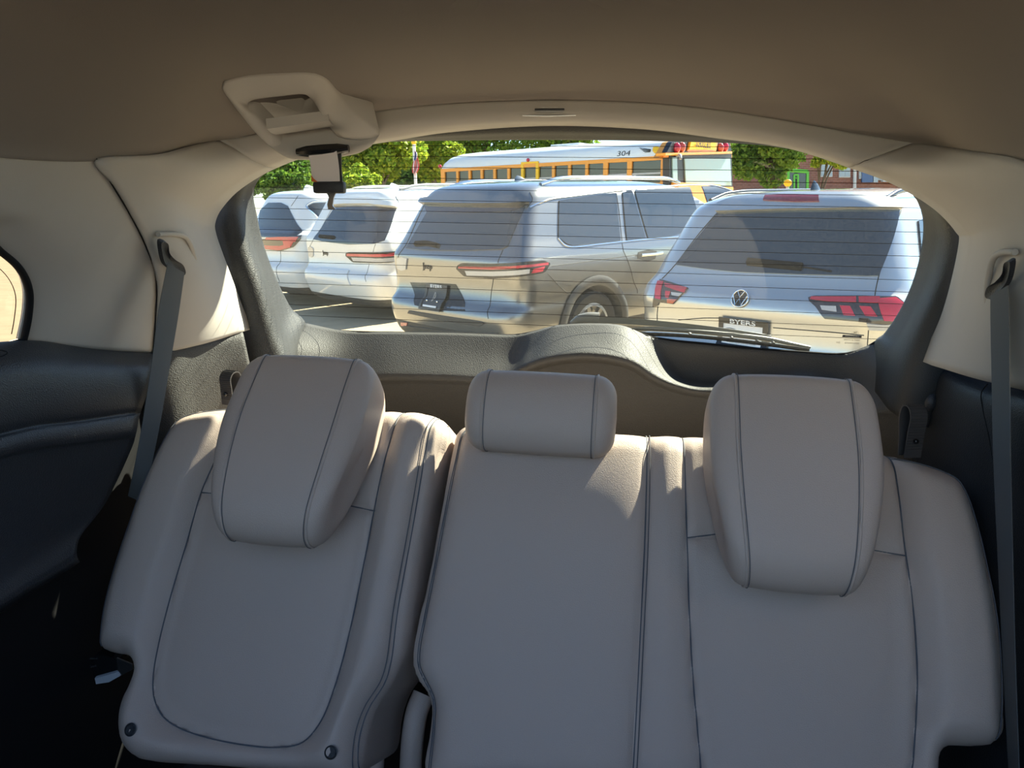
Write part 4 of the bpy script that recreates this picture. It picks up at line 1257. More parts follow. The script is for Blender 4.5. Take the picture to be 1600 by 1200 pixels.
# lamps
def lamp_vw(outl_b, outl_t, bits):
    L = quad(vw, 'tail_lamp', outl_b, outl_t, M['smoke'], off=.010, thick=.02, nu=30, nv=8)
    for b, t, m in bits:
        quad(vw, 'lamp_segment', b, t, m, L, off=.014, thick=.006, nu=16, nv=5)
lamp_vw([(1264, 470), (1275, 480), (1289, 498), (1350, 503), (1390, 507), (1400, 495)], [(1263, 466), (1272, 463), (1300, 463), (1350, 463), (1400, 464), (1411, 474)],
        [([(1266, 469), (1300, 473), (1338, 474)], [(1268, 465), (1300, 465), (1338, 465)], M['red_lens']),
         ([(1342, 474), (1365, 475), (1374, 475)], [(1342, 465), (1365, 465), (1374, 465)], M['red_lens']),
         ([(1285, 485), (1308, 488)], [(1282, 478), (1307, 479)], M['clear_lens2']),
         ([(1319, 493), (1337, 494)], [(1313, 478), (1329, 479)], M['red_lens']),
         ([(1352, 494), (1370, 495)], [(1343, 479), (1360, 480)], M['red_lens']),
         ([(1380, 501), (1394, 502), (1402, 492)], [(1371, 468), (1398, 466), (1410, 475)], M['red_lens'])])
quad(vw, 'reflector_step', [(1358, 515), (1380, 516), (1394, 514)], [(1354, 505), (1380, 507), (1398, 506)], M['lightgrey'], off=.012, thick=.02, nu=12, nv=4)
lamp_vw([(1021, 479), (1028, 478), (1031, 472), (1053, 475)], [(1026, 455), (1032, 437), (1050, 442), (1076, 451)],
        [([(1025, 466), (1034, 468)], [(1029, 440), (1038, 441)], M['red_lens']),
         ([(1040, 449), (1070, 458)], [(1039, 443), (1074, 451)], M['red_lens']),
         ([(1041, 465), (1046, 466)], [(1041, 455), (1049, 456)], M['red_lens']),
         ([(1051, 462), (1062, 464)], [(1050, 457), (1067, 459)], M['clear_lens2']),
         ([(1044, 473), (1053, 474)], [(1044, 467), (1059, 468)], M['orange_lens'])])
# emblem: ring, black field, letters
ez = vw.tr(1157.5, 467)
ecx = vw.at(ez[0], ez[1], .006); en_ = vw.normal(ez[0], ez[1])
ea = np.array([1.0, 0, 0]); eb = np.cross(en_, ea); eb /= np.linalg.norm(eb)
if eb[2] < 0: eb = -eb
em = MB(); A = np.linspace(0, 2 * math.pi, 37)[:-1]
em.grid(np.array([[ecx + (ea * math.cos(a) + eb * math.sin(a)) * r_ + en_ * h for r_, h in ((.056, .0), (.054, .006), (.0, .007))] for a in A]), cu=True)
eo = em.build('emblem', M['blackgl'], vw.root)
tube('emblem_ring', [ecx + (ea * math.cos(a) + eb * math.sin(a)) * .056 + en_ * .006 for a in A], .006, M['chrome'], eo, closed=True)
def stroke(pts, r=.0052):
    tube('emblem_letter', [ecx + ea * x * .056 + eb * y * .056 + en_ * .010 for x, y in pts], r, M['chrome'], eo, seg=6)
stroke([(-.42, .82), (0, .12), (.42, .82)]); stroke([(-.86, .32), (-.36, -.80), (0, -.02), (.36, -.80), (.86, .32)])
# number plate of the dealer
def plate(car, cpx, w, h, field, frame, name_txt, bottom_txt, m_txt, mt2, off=.02):
    c = car.tr(*cpx); fn = lambda a, b, o: car.at(c[0] + a, c[1] + b, off + o)
    mb = MB(); nu = 14
    xs = np.linspace(-w / 2, w / 2, nu)
    mb.grid(np.array([[fn(x, y, .0) for y in np.linspace(-h / 2, h / 2, 5)] for x in xs]))
    p = mb.build('number_plate', field, car.root)
    mb = MB()
    def bar(x0, x1, y0, y1):
        G = np.array([[fn(x, y0, .0), fn(x, y0, .007), fn(x, y1, .007), fn(x, y1, .0)] for x in np.linspace(x0, x1, 10)]); mb.grid(G, cv=True)
    t = .016
    bar(-w / 2 - t, w / 2 + t, h / 2 - .014, h / 2 + .026); bar(-w / 2 - t, w / 2 + t, -h / 2 - .016, -h / 2 + .004)
    for s in (-1, 1):
        G = np.array([[fn(s * w / 2 - t, y, 0), fn(s * w / 2 - t, y, .007), fn(s * w / 2 + t, y, .007), fn(s * w / 2 + t, y, 0)] for y in np.linspace(-h / 2 - .016, h / 2 + .022, 8)]); mb.grid(G, cv=True)
    mb.build('plate_frame', frame, p, auto=30)
    text_on('plate_lettering', name_txt, .044, (0, 0, 0), (1, 0, 0), (0, 1, 0), m_txt, p, fn=lambda a, b, z: fn(a * 1.5, b + h / 2 + .004, .009 + z), bold=.001)
    if bottom_txt:
        text_on('plate_lettering', bottom_txt, .022, (0, 0, 0), (1, 0, 0), (0, 1, 0), mt2, p, fn=lambda a, b, z: fn(a * 1.1, b - h / 2 + .022, .003 + z))
    return p, fn
p_, fn_ = plate(vw, (1162, 523), .305, .16, M['plate_white'], M['blackgl'], 'BYERS', 'www.byersauto.com', M['plate_white'], M['plate_dark'])
arc_ = [fn_(-.085 + .05 * math.cos(a), .015 + .02 * math.sin(a), .003) for a in np.linspace(.2, math.pi - .2, 12)]
tube('plate_print', arc_, .003, M['plate_dark'], p_, seg=5)
for pts in ([(1408, 325), (1398, 350), (1385, 395), (1373, 432), (1368, 455), (1367, 463)], [(1357, 516), (1356, 530), (1355, 546)], [(1122, 331), (1090, 368), (1054, 415), (1034, 436)], [(1028, 479), (1027, 490), (1027, 502)],
            [(1060, 500), (1100, 497), (1124, 497)], [(1208, 512), (1260, 516), (1310, 520), (1350, 524)]):
    seam(vw, pts, .003, toward=(1200, 440))
# rear wiper of the silver car
q = vw.trp([(1170, 410), (1200, 413), (1254, 418)], (1200, 380)); w_ = vw.line('wiper_cover', q, .028, M['black_matte'], off=.014)
vw.line('wiper_arm', vw.trp([(1250, 417), (1275, 421), (1300, 425)], (1200, 380)), .006, M['blackgl'], w_, off=.015)
vw.fin(1.0, 1.665, h=.075, L=.17)
zr = lambda y: 1.60 + .03 * min(1, max(0, (y - .5) / .6)) - .02 * max(0, y - 2) ** 2
vw.rail(-1, .62, 2.6, lambda y: zr(y), .035, .017, M['blackgl'], .60); vw.rail(1, .62, 2.6, lambda y: zr(y), .035, .017, M['blackgl'], .60)
sy = lambda car, y, z: (float(car.s_of_y(y, z)), z)
vw.patch('side_window', [sy(vw, .65, 1.14), sy(vw, 1.3, 1.13), sy(vw, 2.5, 1.10)], [sy(vw, .85, 1.47), sy(vw, 1.3, 1.50), sy(vw, 2.2, 1.50)], M['cargl'], off=.010, nv=16)

# ---------------------------------------------------------------- two long three-row SUVs of one make
T_GC = [(.24, .90, .20, 5.0, .25), (.32, .95, .09, 5.1, .25), (.45, .975, .03, 5.18, .25), (.58, .985, .0, 5.2, .25), (.66, .985, .02, 5.2, .24), (.72, .98, .08, 5.2, .22), (.86, .985, .11, 5.2, .20), (1.0, .985, .10, 5.15, .18),
        (1.08, .98, .10, 5.0, .17), (1.15, .968, .13, 4.3, .17), (1.21, .945, .17, 4.0, .17), (1.30, .905, .215, 3.8, .17), (1.45, .855, .29, 3.5, .17), (1.60, .80, .37, 3.15, .17), (1.68, .765, .415, 2.95, .17), (1.735, .70, .46, 2.8, .17),
        (1.775, .58, .56, 2.6, .15), (1.80, .40, .80, 2.4, .12), (1.815, .18, 1.2, 2.0, .06)]
gj = Car('parked_suv', 'dark grey metallic SUV in the middle, its long lit side facing right', -1.66, 6.85, rad(37), T_GC, crown=.05)
gj.body(M['p_grey'], M['clad'], .44, wheels=((1.17, .39), (4.25, .39)), wr=.45, L=5.0)
quad(gj, 'rear_window', [(634, 388), (660, 391), (720, 392), (784, 390), (794, 385)], [(668, 332), (700, 331), (740, 330), (790, 328), (821, 324)], M['cargl'], nu=40, nv=16, off=.010)
quad(gj, 'spoiler', [(660, 320), (690, 321), (740, 322), (800, 322), (826, 321)], [(661, 314), (690, 309), (740, 308), (800, 311), (828, 316)], M['p_grey'], off=.06, thick=.08, nu=30, nv=6)
quad(gj, 'spoiler_visor', [(668, 332), (700, 334), (740, 333), (800, 331), (812, 326)], [(664, 321), (700, 321), (740, 322), (800, 322), (824, 321)], M['smoke'], off=.015, thick=.03, nu=30, nv=5)
def gc_lamp(car, hb, ht, rb, rt, cb, ct, eb=None, et=None):
    L = quad(car, 'tail_lamp', hb, ht, M['blackgl'], off=.012, thick=.02, nu=30, nv=6)
    quad(car, 'lamp_strip', rb, rt, M['red_lens'], L, off=.017, thick=.006, nu=24, nv=4)
    quad(car, 'lamp_lens', cb, ct, M['clear_lens2'], L, off=.016, thick=.006, nu=24, nv=4)
    if eb: quad(car, 'lamp_corner', eb, et, M['red_lens'], L, off=.018, thick=.006, nu=8, nv=4)
gc_lamp(gj, [(714, 420), (727, 432), (770, 435), (820, 431), (850, 426), (858, 414)], [(716, 415), (722, 411), (770, 412), (820, 409), (848, 407), (858, 411)],
        [(718, 419), (770, 421), (820, 418), (855, 414)], [(718, 416), (770, 417), (820, 414), (855, 410)], [(731, 430), (770, 431), (820, 428), (826, 427)], [(728, 423), (770, 424), (820, 421), (827, 420)],
        [(829, 427), (846, 424)], [(832, 420), (850, 416)])
quad(gj, 'tail_lamp', [(622, 420), (629, 423), (635, 421)], [(621, 404), (629, 402), (637, 404)], M['clear_lens2'], off=.012, thick=.02, nu=10, nv=5)
b_ = gj.tr(668, 416); gj.surf_text('badge', 'Jeep', b_[0], b_[1], .085, M['blackgl'], off=.006, extrude=.003)
p2, fn2 = plate(gj, (682, 465), .30, .20, M['plate_dark'], M['plate_dark'], 'BYERS', '', M['plate_white'], M['plate_dark'], off=.02)
bar_ = MB(); bar_.grid(np.array([[fn2(x, -.09, .009), fn2(x, -.075, .009)] for x in np.linspace(-.1, .11, 8)])); bar_.build('plate_print', M['plate_white'], p2)
tube('plate_slot', [fn2(.012 * math.cos(a), .0 + .045 * math.sin(a), .004) for a in np.linspace(0, 6.28, 21)[:-1]], .0035, M['lightgrey'], p2, closed=True, seg=5)
for x in (-.075, .085):
    mb = MB(); mb.sphere(fn2(x, -.045, .004), (.012, .006, .012), 10, 6); mb.build('plate_screw', M['chrome'], p2)
quad(gj, 'plate_recess', [(648, 477), (680, 484), (727, 486)], [(641, 441), (680, 442), (712, 444)], M['blackgl'], off=.004, thick=.01, nu=16, nv=6)
quad(gj, 'bumper_step', [(638, 489), (690, 500), (752, 510), (756, 506)], [(640, 485), (690, 493), (752, 502), (757, 504)], M['clad'], off=.012, thick=.02, nu=20, nv=4)
quad(gj, 'bumper_step', [(632, 515), (690, 522), (780, 528)], [(632, 508), (690, 515), (780, 520)], M['clad'], off=.012, thick=.02, nu=20, nv=4)
quad(gj, 'reflector', [(627, 508), (636, 510)], [(627, 503), (637, 504)], M['red_lens'], off=.010, thick=.01, nu=6, nv=3)
for pts in ([(786, 390), (781, 402), (778, 411)], [(771, 435), (768, 455), (766, 475), (763, 498)], [(856, 428), (872, 445), (890, 460), (912, 462)], [(972, 380), (980, 405), (990, 440), (996, 458)], [(862, 416), (910, 410), (960, 403), (996, 398)],
            [(664, 318), (632, 386), (622, 402)], [(824, 324), (832, 312), (828, 300)], [(963, 301), (967, 330), (972, 377)]):
    seam(gj, pts, .003, toward=(760, 420))
quad(gj, 'side_window', [(872, 371), (884, 381), (894, 384), (935, 380), (969, 376)], [(873, 314), (890, 311), (910, 308), (940, 304), (962, 302)], M['cargl'], nu=24, nv=16, off=.010)
quad(gj, 'side_window', [(979, 376), (994, 374), (1008, 372)], [(972, 301), (980, 299), (987, 298)], M['cargl'], nu=10, nv=16, off=.010)
quad(gj, 'side_window', [(1012, 372), (1050, 369), (1096, 355)], [(991, 298), (1030, 295), (1077, 293)], M['cargl'], nu=20, nv=16, off=.010)
quad(gj, 'side_window', [(1112, 340), (1125, 332), (1157, 312)], [(1096, 292), (1115, 292), (1146, 300)], M['cargl'], nu=14, nv=16, off=.010)
seam(gj, [(872, 372), (882, 383), (894, 386), (935, 382), (972, 378), (1012, 374), (1060, 370), (1085, 367)], .009, M['chrome'])
seam(gj, [(828, 324), (850, 314), (900, 306), (960, 299), (1020, 293), (1080, 289), (1120, 291), (1156, 303)], .010, M['chrome'], toward=(980, 340))
hd = gj.trp([(998, 399), (1010, 398), (1020, 397), (1031, 395)], (960, 400))
gj.patch('handle_recess', [gj.tr(996, 404), gj.tr(1012, 409), gj.tr(1024, 404)], [gj.tr(997, 394), gj.tr(1012, 390), gj.tr(1026, 392)], M['clad'], off=.003, thick=.004, nu=12, nv=5)
gj.line('door_handle', hd, .014, M['chrome'], off=.035)
gj.fin(1.15, 1.80, h=.07, L=.20, m=M['p_grey'])
zg = lambda y: 1.755 + .03 * min(1, max(0, (y - .6) / .6)) - .012 * max(0, y - 2.2) ** 2
for s_ in (-1, 1): gj.rail(s_, .75, 3.0, zg, .04, .02, M['chrome'], .66)

wj = Car('parked_suv', 'white SUV between the dark grey SUV and the leftmost one', -3.92, 9.75, rad(36), T_GC, crown=.05)
wj.body(M['p_white'], M['clad'], .36, wheels=((1.17, .39), (4.25, .39)), wr=.45, L=5.0)
quad(wj, 'rear_window', [(490, 374), (510, 378), (545, 382), (585, 381), (601, 376)], [(521, 328), (545, 326), (575, 325), (600, 325), (619, 325)], M['cargl'], nu=40, nv=16, off=.010)
quad(wj, 'spoiler', [(516, 323), (545, 321), (580, 321), (621, 326)], [(519, 317), (545, 312), (580, 311), (622, 321)], M['p_white'], off=.06, thick=.08, nu=24, nv=5)
quad(wj, 'spoiler_visor', [(522, 329), (560, 332), (600, 332), (614, 327)], [(520, 323), (560, 322), (600, 323), (618, 325)], M['smoke'], off=.015, thick=.03, nu=20, nv=4)
gc_lamp(wj, [(541, 400), (552, 410), (580, 411), (610, 410), (624, 407)], [(541, 396), (545, 394), (580, 394), (610, 393), (624, 392)],
        [(543, 400), (580, 401), (622, 399)], [(543, 396), (580, 397), (622, 394)], [(553, 408), (580, 409), (618, 408)], [(550, 402), (580, 403), (620, 402)])
quad(wj, 'tail_lamp', [(483, 400), (487, 402), (490, 400)], [(482, 386), (486, 385), (490, 388)], M['clear_lens2'], off=.012, thick=.02, nu=8, nv=4)
b_ = wj.tr(509, 395); wj.surf_text('badge', 'Jeep', b_[0], b_[1], .085, M['blackgl'], off=.006, extrude=.003)
quad(wj, 'reflector', [(556, 484), (585, 486), (598, 487)], [(552, 476), (585, 478), (592, 480)], M['orange_lens'], off=.012, thick=.01, nu=10, nv=4)
quad(wj, 'plate_recess', [(497, 440), (520, 444), (549, 446)], [(500, 419), (520, 420), (546, 423)], M['p_white'], off=.016, thick=.02, nu=14, nv=5)
quad(wj, 'bumper_step', [(488, 466), (520, 477), (552, 485)], [(490, 462), (520, 470), (552, 476)], M['lightgrey'], off=.010, thick=.02, nu=14, nv=4)
for pts in ([(587, 381), (583, 394)], [(577, 411), (574, 425), (572, 440)], [(625, 322), (622, 314), (618, 306)], [(520, 324), (491, 372), (484, 386)]):
    seam(wj, pts, .003, toward=(550, 400))
wp2 = wj.line('wiper_cover', wj.trp([(501, 370), (512, 371), (523, 372)], (540, 350)), .03, M['black_matte'], off=.012)
wp3 = gj.line('wiper_cover', gj.trp([(651, 382), (668, 381), (686, 385)], (700, 360)), .03, M['black_matte'], off=.012)
for px_, py_ in ((515, 423), (527, 424)):
    q = wj.tr(px_, py_); mb = MB(); mb.sphere(wj.at(q[0], q[1], .004), .014, 8, 6); mb.build('plate_screw', M['blackgl'], wj.root)
wj.fin(1.15, 1.80, h=.07, L=.20, m=M['p_white'])
for s_ in (-1, 1): wj.rail(s_, .75, 3.0, zg, .04, .02, M['lightgrey'], .66)

# ---------------------------------------------------------------- leftmost white SUV
T_HP = [(r[0], r[1], r[2] + (.06 if r[0] > 1.2 else 0), r[3], r[4] + (.06 if r[0] > .9 else 0)) for r in T_GC]
hp = Car('parked_suv', 'leftmost white SUV, large C-shaped red lamp under its rear window', -5.62, 11.0, rad(36), T_HP, crown=.08)
hp.body(M['p_white2'], M['clad'], .36, wheels=((1.1, .38), (4.1, .38)), wr=.44, L=4.9)
quad(hp, 'rear_window', [(396, 370), (430, 371), (462, 371), (472, 363)], [(392, 320), (420, 317), (440, 317), (450, 322)], M['cargl'], nu=24, nv=16, off=.010)
quad(hp, 'brake_lamp', [(408, 319), (424, 319)], [(408, 316), (424, 316)], M['deep_red'], off=.02, thick=.02, nu=8, nv=3)
L_ = quad(hp, 'tail_lamp', [(410, 389), (440, 392), (460, 386), (470, 374)], [(408, 374), (430, 371), (452, 370), (472, 368)], M['smoke'], off=.012, thick=.02, nu=20, nv=6)
quad(hp, 'lamp_segment', [(416, 375), (440, 376), (462, 378)], [(417, 371), (440, 370), (467, 370)], M['red_lens'], L_, off=.018, thick=.01, nu=16, nv=4)
quad(hp, 'lamp_segment', [(411, 388), (438, 391), (455, 386)], [(411, 383), (438, 384), (456, 380)], M['red_lens'], L_, off=.018, thick=.01, nu=16, nv=4)
quad(hp, 'lamp_segment', [(445, 386), (456, 384)], [(443, 376), (463, 372)], M['red_lens'], L_, off=.017, thick=.01, nu=8, nv=4)
quad(hp, 'side_window', [(503, 350), (506, 348), (512, 340)], [(481, 323), (488, 318), (520, 315)], M['cargl'], nu=12, nv=16, off=.010)
seam(hp, [(504, 352), (490, 333), (479, 322), (487, 316), (520, 312)], .012, M['chrome'])
for pts in ([(438, 391), (438, 410), (437, 440)], [(455, 322), (462, 312), (466, 306)]):
    seam(hp, pts, .004, toward=(440, 360))
hp.fin(1.0, 1.80, h=.09, L=.26, m=M['p_white2'])

# ================================================================ SCHOOL BUS
M['bus_y'] = mat('bus_yellow', (.78, .30, .015), .4, coat=.4)
M['bus_w'] = mat('bus_white_roof', (.74, .78, .80), .35, coat=.3)
M['bus_k'] = mat('bus_black', (.02, .02, .022), .4)
M['bus_gl'] = mat('bus_side_glass', (.030, .036, .036), .06, spec=.8)
M['bus_ws'] = mat('bus_windscreen', (.30, .42, .40), .08, spec=.8)
M['sign_y'] = mat('sign_yellow', (.86, .52, .02), .5)
bA = U(1043, 243, 18.0); bB = U(690, 264, 21.6)
bx = bB - bA; BL = float(np.linalg.norm(bx)); bx /= BL
bu = np.array([-.05, 0, 1.0]); bu = bu - bx * (bu @ bx); bu /= np.linalg.norm(bu)
bw = np.cross(bx, bu); bw = bw if bw[1] > 0 else -bw           # away from the camera, across the bus
BASE = lotz(float(bA[0]), float(bA[1]) + 2) - float(bA[2]) - .02                                                    # ground below the window rail
bus = empty('school_bus', bA + bx * BL / 2 + bw * 1.15 + bu * BASE)
tag(bus, 'yellow school bus with white roof parked behind the SUVs', 'bus')
def bp(l, h, w=0.0): return bA + bx * l + bu * h + bw * w
def bh(px, py, w=0.0):
    p = hit(px, py, bA + bw * w, bw) - bA; return float(p @ bx), float(p @ bu)
BW = 2.35
# roof: arched across, drooping to the rear end
h_roof = .47
prof = [(0, 0), (.02, .12), (.10, .26), (.30, .38), (.70, .455), (BW / 2, h_roof), (BW - .70, .455), (BW - .30, .38), (BW - .10, .26), (BW - .02, .12), (BW, 0)]
pr2 = cr(prof, 40)
rows = []
for l, sc in ((-.02, .93), (.0, .97), (.25, 1.0), (BL * .5, 1.0), (BL - 1.0, 1.0), (BL - .45, .97), (BL - .18, .86), (BL - .04, .62), (BL, .30)):
    rows.append([bp(l, q[1] * sc, q[0]) for q in pr2])
surf_obj('roof', np.array(rows), M['bus_w'], bus)
mb = MB(); mb.add(np.array(rows[0]), [tuple(range(40))]); mb.build('roof_end', M['bus_y'], bus)
# side wall below the windows, posts, rail and glass
hwin = -.60
def slab(name, l0, l1, h0, h1, w0, w1, m, parent=bus, bev=0):
    mb = MB()
    V = [bp(l, h, w) for l in (l0, l1) for h in (h0, h1) for w in (w0, w1)]
    mb.add(V, [(0, 1, 3, 2), (4, 6, 7, 5), (0, 4, 5, 1), (2, 3, 7, 6), (0, 2, 6, 4), (1, 5, 7, 3)])
    return mb.build(name, m, parent, smooth=False)
slab('side_wall', -.3, BL, BASE + .45, hwin, 0, BW, M['bus_y'])
slab('window_rail', -.02, BL, -.09, .0, -.02, .04, M['bus_y'])
slab('cabin_core', .1, BL - .1, hwin, .05, .18, BW - .1, M['bus_k'])
for hh in (-.75, -1.05, -1.35): slab('rub_rail', .2, BL - .05, hh - .05, hh, -.03, 0, M['bus_k'])
posts = [690, 715, 734, 753, 773, 795, 817, 840, 865, 890, 917, 946.5, 984, 1037]
pl = [bh(x, 264 - (x - 690) * .06 + 12)[0] for x in posts]
for k, (x, l) in enumerate(zip(posts, pl)):
    wd = .085 if 0 < k < len(posts) - 3 else (.16 if k == 0 else .13)
    c = l - .06 if k == 0 else l
    m_ = M['sign_y'] if k in (6, 7) else M['bus_y']
    slab('window_post', c - wd / 2, c + wd / 2, hwin, .0, -.03 if k in (6, 7) else -.015, .05, m_)
for a, b in zip(pl[:-1], pl[1:]):
    a, b = min(a, b), max(a, b)
    w = slab('bus_window', a + .05, b - .05, hwin, -.09, .03, .045, M['bus_gl'])
    slab('window_bar', a + .05, b - .05, -.40, -.36, .0, .03, M['lightgrey'], w)
slab('hatch_rail', min(pl[6], pl[7]) - .04, max(pl[6], pl[7]) + .04, .0, .05, -.03, .04, M['sign_y'])
# wheels
for l in (1.3, BL - 2.4):
    for w in (.12, BW - .12):
        mb = MB(); A = np.linspace(0, 2 * math.pi, 29)[:-1]
        mb.grid(np.array([[bp(l + r_ * math.cos(a), BASE + .5 + r_ * math.sin(a), w + q) for r_, q in ((.01, -.12), (.28, -.12), (.5, -.10), (.5, .12), (.01, .12))] for a in A]), cu=True)
        mb.build('wheel', M['tyre'], bus)
# fleet number and winged crest on the roof side
def roof_text(body, px, py, size, m, **k):
    l, h = bh(px, py)
    def fn(a, b, c):
        hh = h + b
        ww = np.interp(hh, [q[1] for q in prof[:6]], [q[0] for q in prof[:6]])
        return bp(l - a, hh, ww - .012 - c)
    return text_on('fleet_number', body, size, (0, 0, 0), (1, 0, 0), (0, 1, 0), m, bus, fn=fn, **k)
roof_text('304', 974, 240, .17, M['bus_k'], sx=1.5)
def rp(px, py, lift=.015):
    l, h = bh(px, py); ww = np.interp(h, [q[1] for q in prof[:6]], [q[0] for q in prof[:6]]); return bp(l, h, ww - lift)
for k in range(5):
    tube('crest_stripe', [rp(997 + k * 2.5, 231 + k * 1.8), rp(1016, 233.5 + k * .9)], .006, M['bus_k'], bus, seg=5)
mb = MB(); mb.prism([rp(*p) for p in ((1019, 230), (1024, 228), (1029, 230), (1028, 236), (1024, 240), (1020, 236))], -bw * .02); mb.build('crest', M['sign_y'], bus, smooth=False)
mb = MB(); mb.sphere(rp(686.5 + 1, 260), .055, 10, 8); mb.build('marker_lamp', M['red_lens'], bus)
mb = MB(); mb.sphere(rp(825, 250), .05, 10, 8); mb.build('marker_lamp', M['red_lens'], bus)
# roof hatch
slab('roof_hatch', BL * .42, BL * .55, h_roof, h_roof + .06, .9, 1.5, M['bus_w'])
# front: sign box, lamps, windscreen
def fp(px, py, l=-.06):
    p = hit(px, py, bA + bx * l, bx) - bA; return float(p @ bw), float(p @ bu)
def fslab(name, pts, l0, l1, m, parent=bus):
    P = [fp(x, y, l0) for x, y in pts]
    mb = MB(); mb.prism([bp(l0, h, w) for w, h in P], bx * (l1 - l0)); return mb.build(name, m, parent, smooth=False)
fslab('front_cap', [(1036, 246), (1050, 222), (1066, 214), (1140, 214), (1144, 246)], -.10, .15, M['bus_y'])
fslab('lamp_board', [(1042, 238), (1050, 222), (1060, 216), (1078, 216), (1075, 238)], -.13, .0, M['bus_k'])
fslab('lamp_board', [(1120, 237), (1122, 219), (1140, 218), (1143, 237)], -.13, .0, M['bus_k'])
sg = fslab('sign_panel', [(1074, 236), (1079, 216), (1123, 216), (1119, 236)], -.16, .0, M['bus_y'])
fslab('sign_face', [(1077, 233.5), (1081, 216.5), (1120, 216.5), (1117, 233.5)], -.18, -.1, M['sign_y'], sg)
c_w, c_h = fp(1099, 226, -.2)
text_on('sign_lettering', 'SCHOOL BUS', .22, bp(-.205, c_h, c_w), bw, bu, M['bus_k'], sg, bold=.006, sx=.62)
for px_, py_, m_ in ((1060, 231, M['red_lens']), (1068, 230, M['orange_lens']), (1128, 231, M['orange_lens']), (1135.5, 229.5, M['red_lens'])):
    w_, h_ = fp(px_, py_, -.2); mb = MB(); mb.sphere(bp(-.15, h_, w_), (.10, .08, .12), 14, 10); mb.build('warning_lamp', m_, bus)
fslab('brow', [(1040, 243), (1040, 239), (1144, 236.5), (1144, 240)], -.24, .0, M['bus_y'])
fslab('windscreen_frame', [(1046, 300), (1046, 241), (1143, 240), (1145, 300)], -.12, .05, M['bus_k'])
fslab('windscreen', [(1072, 290), (1070, 248), (1141, 247), (1143, 290)], -.15, -.05, M['bus_ws'])
fslab('windscreen', [(1052, 290), (1051, 246), (1058, 246), (1059, 290)], -.15, -.05, M['bus_ws'])
fslab('front_wall', [(1044, 345), (1044, 292), (1146, 292), (1146, 345)], -.16, .2, M['bus_y'])
bon = []
for l in (-.15, -.8, -1.3, -1.55, -1.62):
    hh = {-.15: -1.02, -.8: -1.07, -1.3: -1.14, -1.55: -1.25, -1.62: -1.45}[l]
    bon.append([bp(l, BASE + .5, .25), bp(l, hh - .25, .28), bp(l, hh - .04, .45), bp(l, hh, .8), bp(l, hh + .02, 1.17), bp(l, hh, 1.55), bp(l, hh - .04, 1.9), bp(l, hh - .25, 2.07), bp(l, BASE + .5, 2.1)])
bon.append([bp(-1.64, BASE + .5 if k in (0, 8) else -1.6, .25 + 1.85 * k / 8) for k in range(9)])
surf_obj('bonnet', cross_spline(bon, 24), M['bus_y'], bus)

mr = cr(np.array([bp(-.1, .0, .2), bp(-.35, -.02, -.05), bp(-.38, -.1, -.1)]), 10); tube('mirror_arm', mr, .03, M['lightgrey'], bus)

# ================================================================ TREES, FLAG, BUILDING
def leaf_mat(name, c1, c2):
    m = bpy.data.materials.new(name); m.use_nodes = True; nt = m.node_tree; b = nt.nodes['Principled BSDF']
    oi = nt.nodes.new('ShaderNodeNewGeometry')
    cr_ = nt.nodes.new('ShaderNodeValToRGB'); cr_.color_ramp.elements[0].color = (*c1, 1); cr_.color_ramp.elements[1].color = (*c2, 1)
    nt.links.new(oi.outputs['Random Per Island'], cr_.inputs[0]); nt.links.new(cr_.outputs[0], b.inputs['Base Color'])
    b.inputs['Roughness'].default_value = .55; b.inputs['Specular IOR Level'].default_value = .25
    tl = nt.nodes.new('ShaderNodeBsdfTranslucent'); nt.links.new(cr_.outputs[0], tl.inputs[0])
    mx = nt.nodes.new('ShaderNodeMixShader'); mx.inputs[0].default_value = .45
    nt.links.new(b.outputs[0], mx.inputs[1]); nt.links.new(tl.outputs[0], mx.inputs[2]); nt.links.new(mx.outputs[0], nt.nodes['Material Output'].inputs[0])
    return m
M['leaf_a'] = leaf_mat('leaf_bright', (.12, .24, .02), (.42, .48, .05))
M['leaf_b'] = leaf_mat('leaf_mid', (.06, .15, .02), (.20, .32, .04))
M['leaf_c'] = leaf_mat('leaf_dark', (.05, .11, .02), (.13, .23, .05))
M['bark'] = mat('bark', (.10, .08, .06), .9, bump=(20, .6))
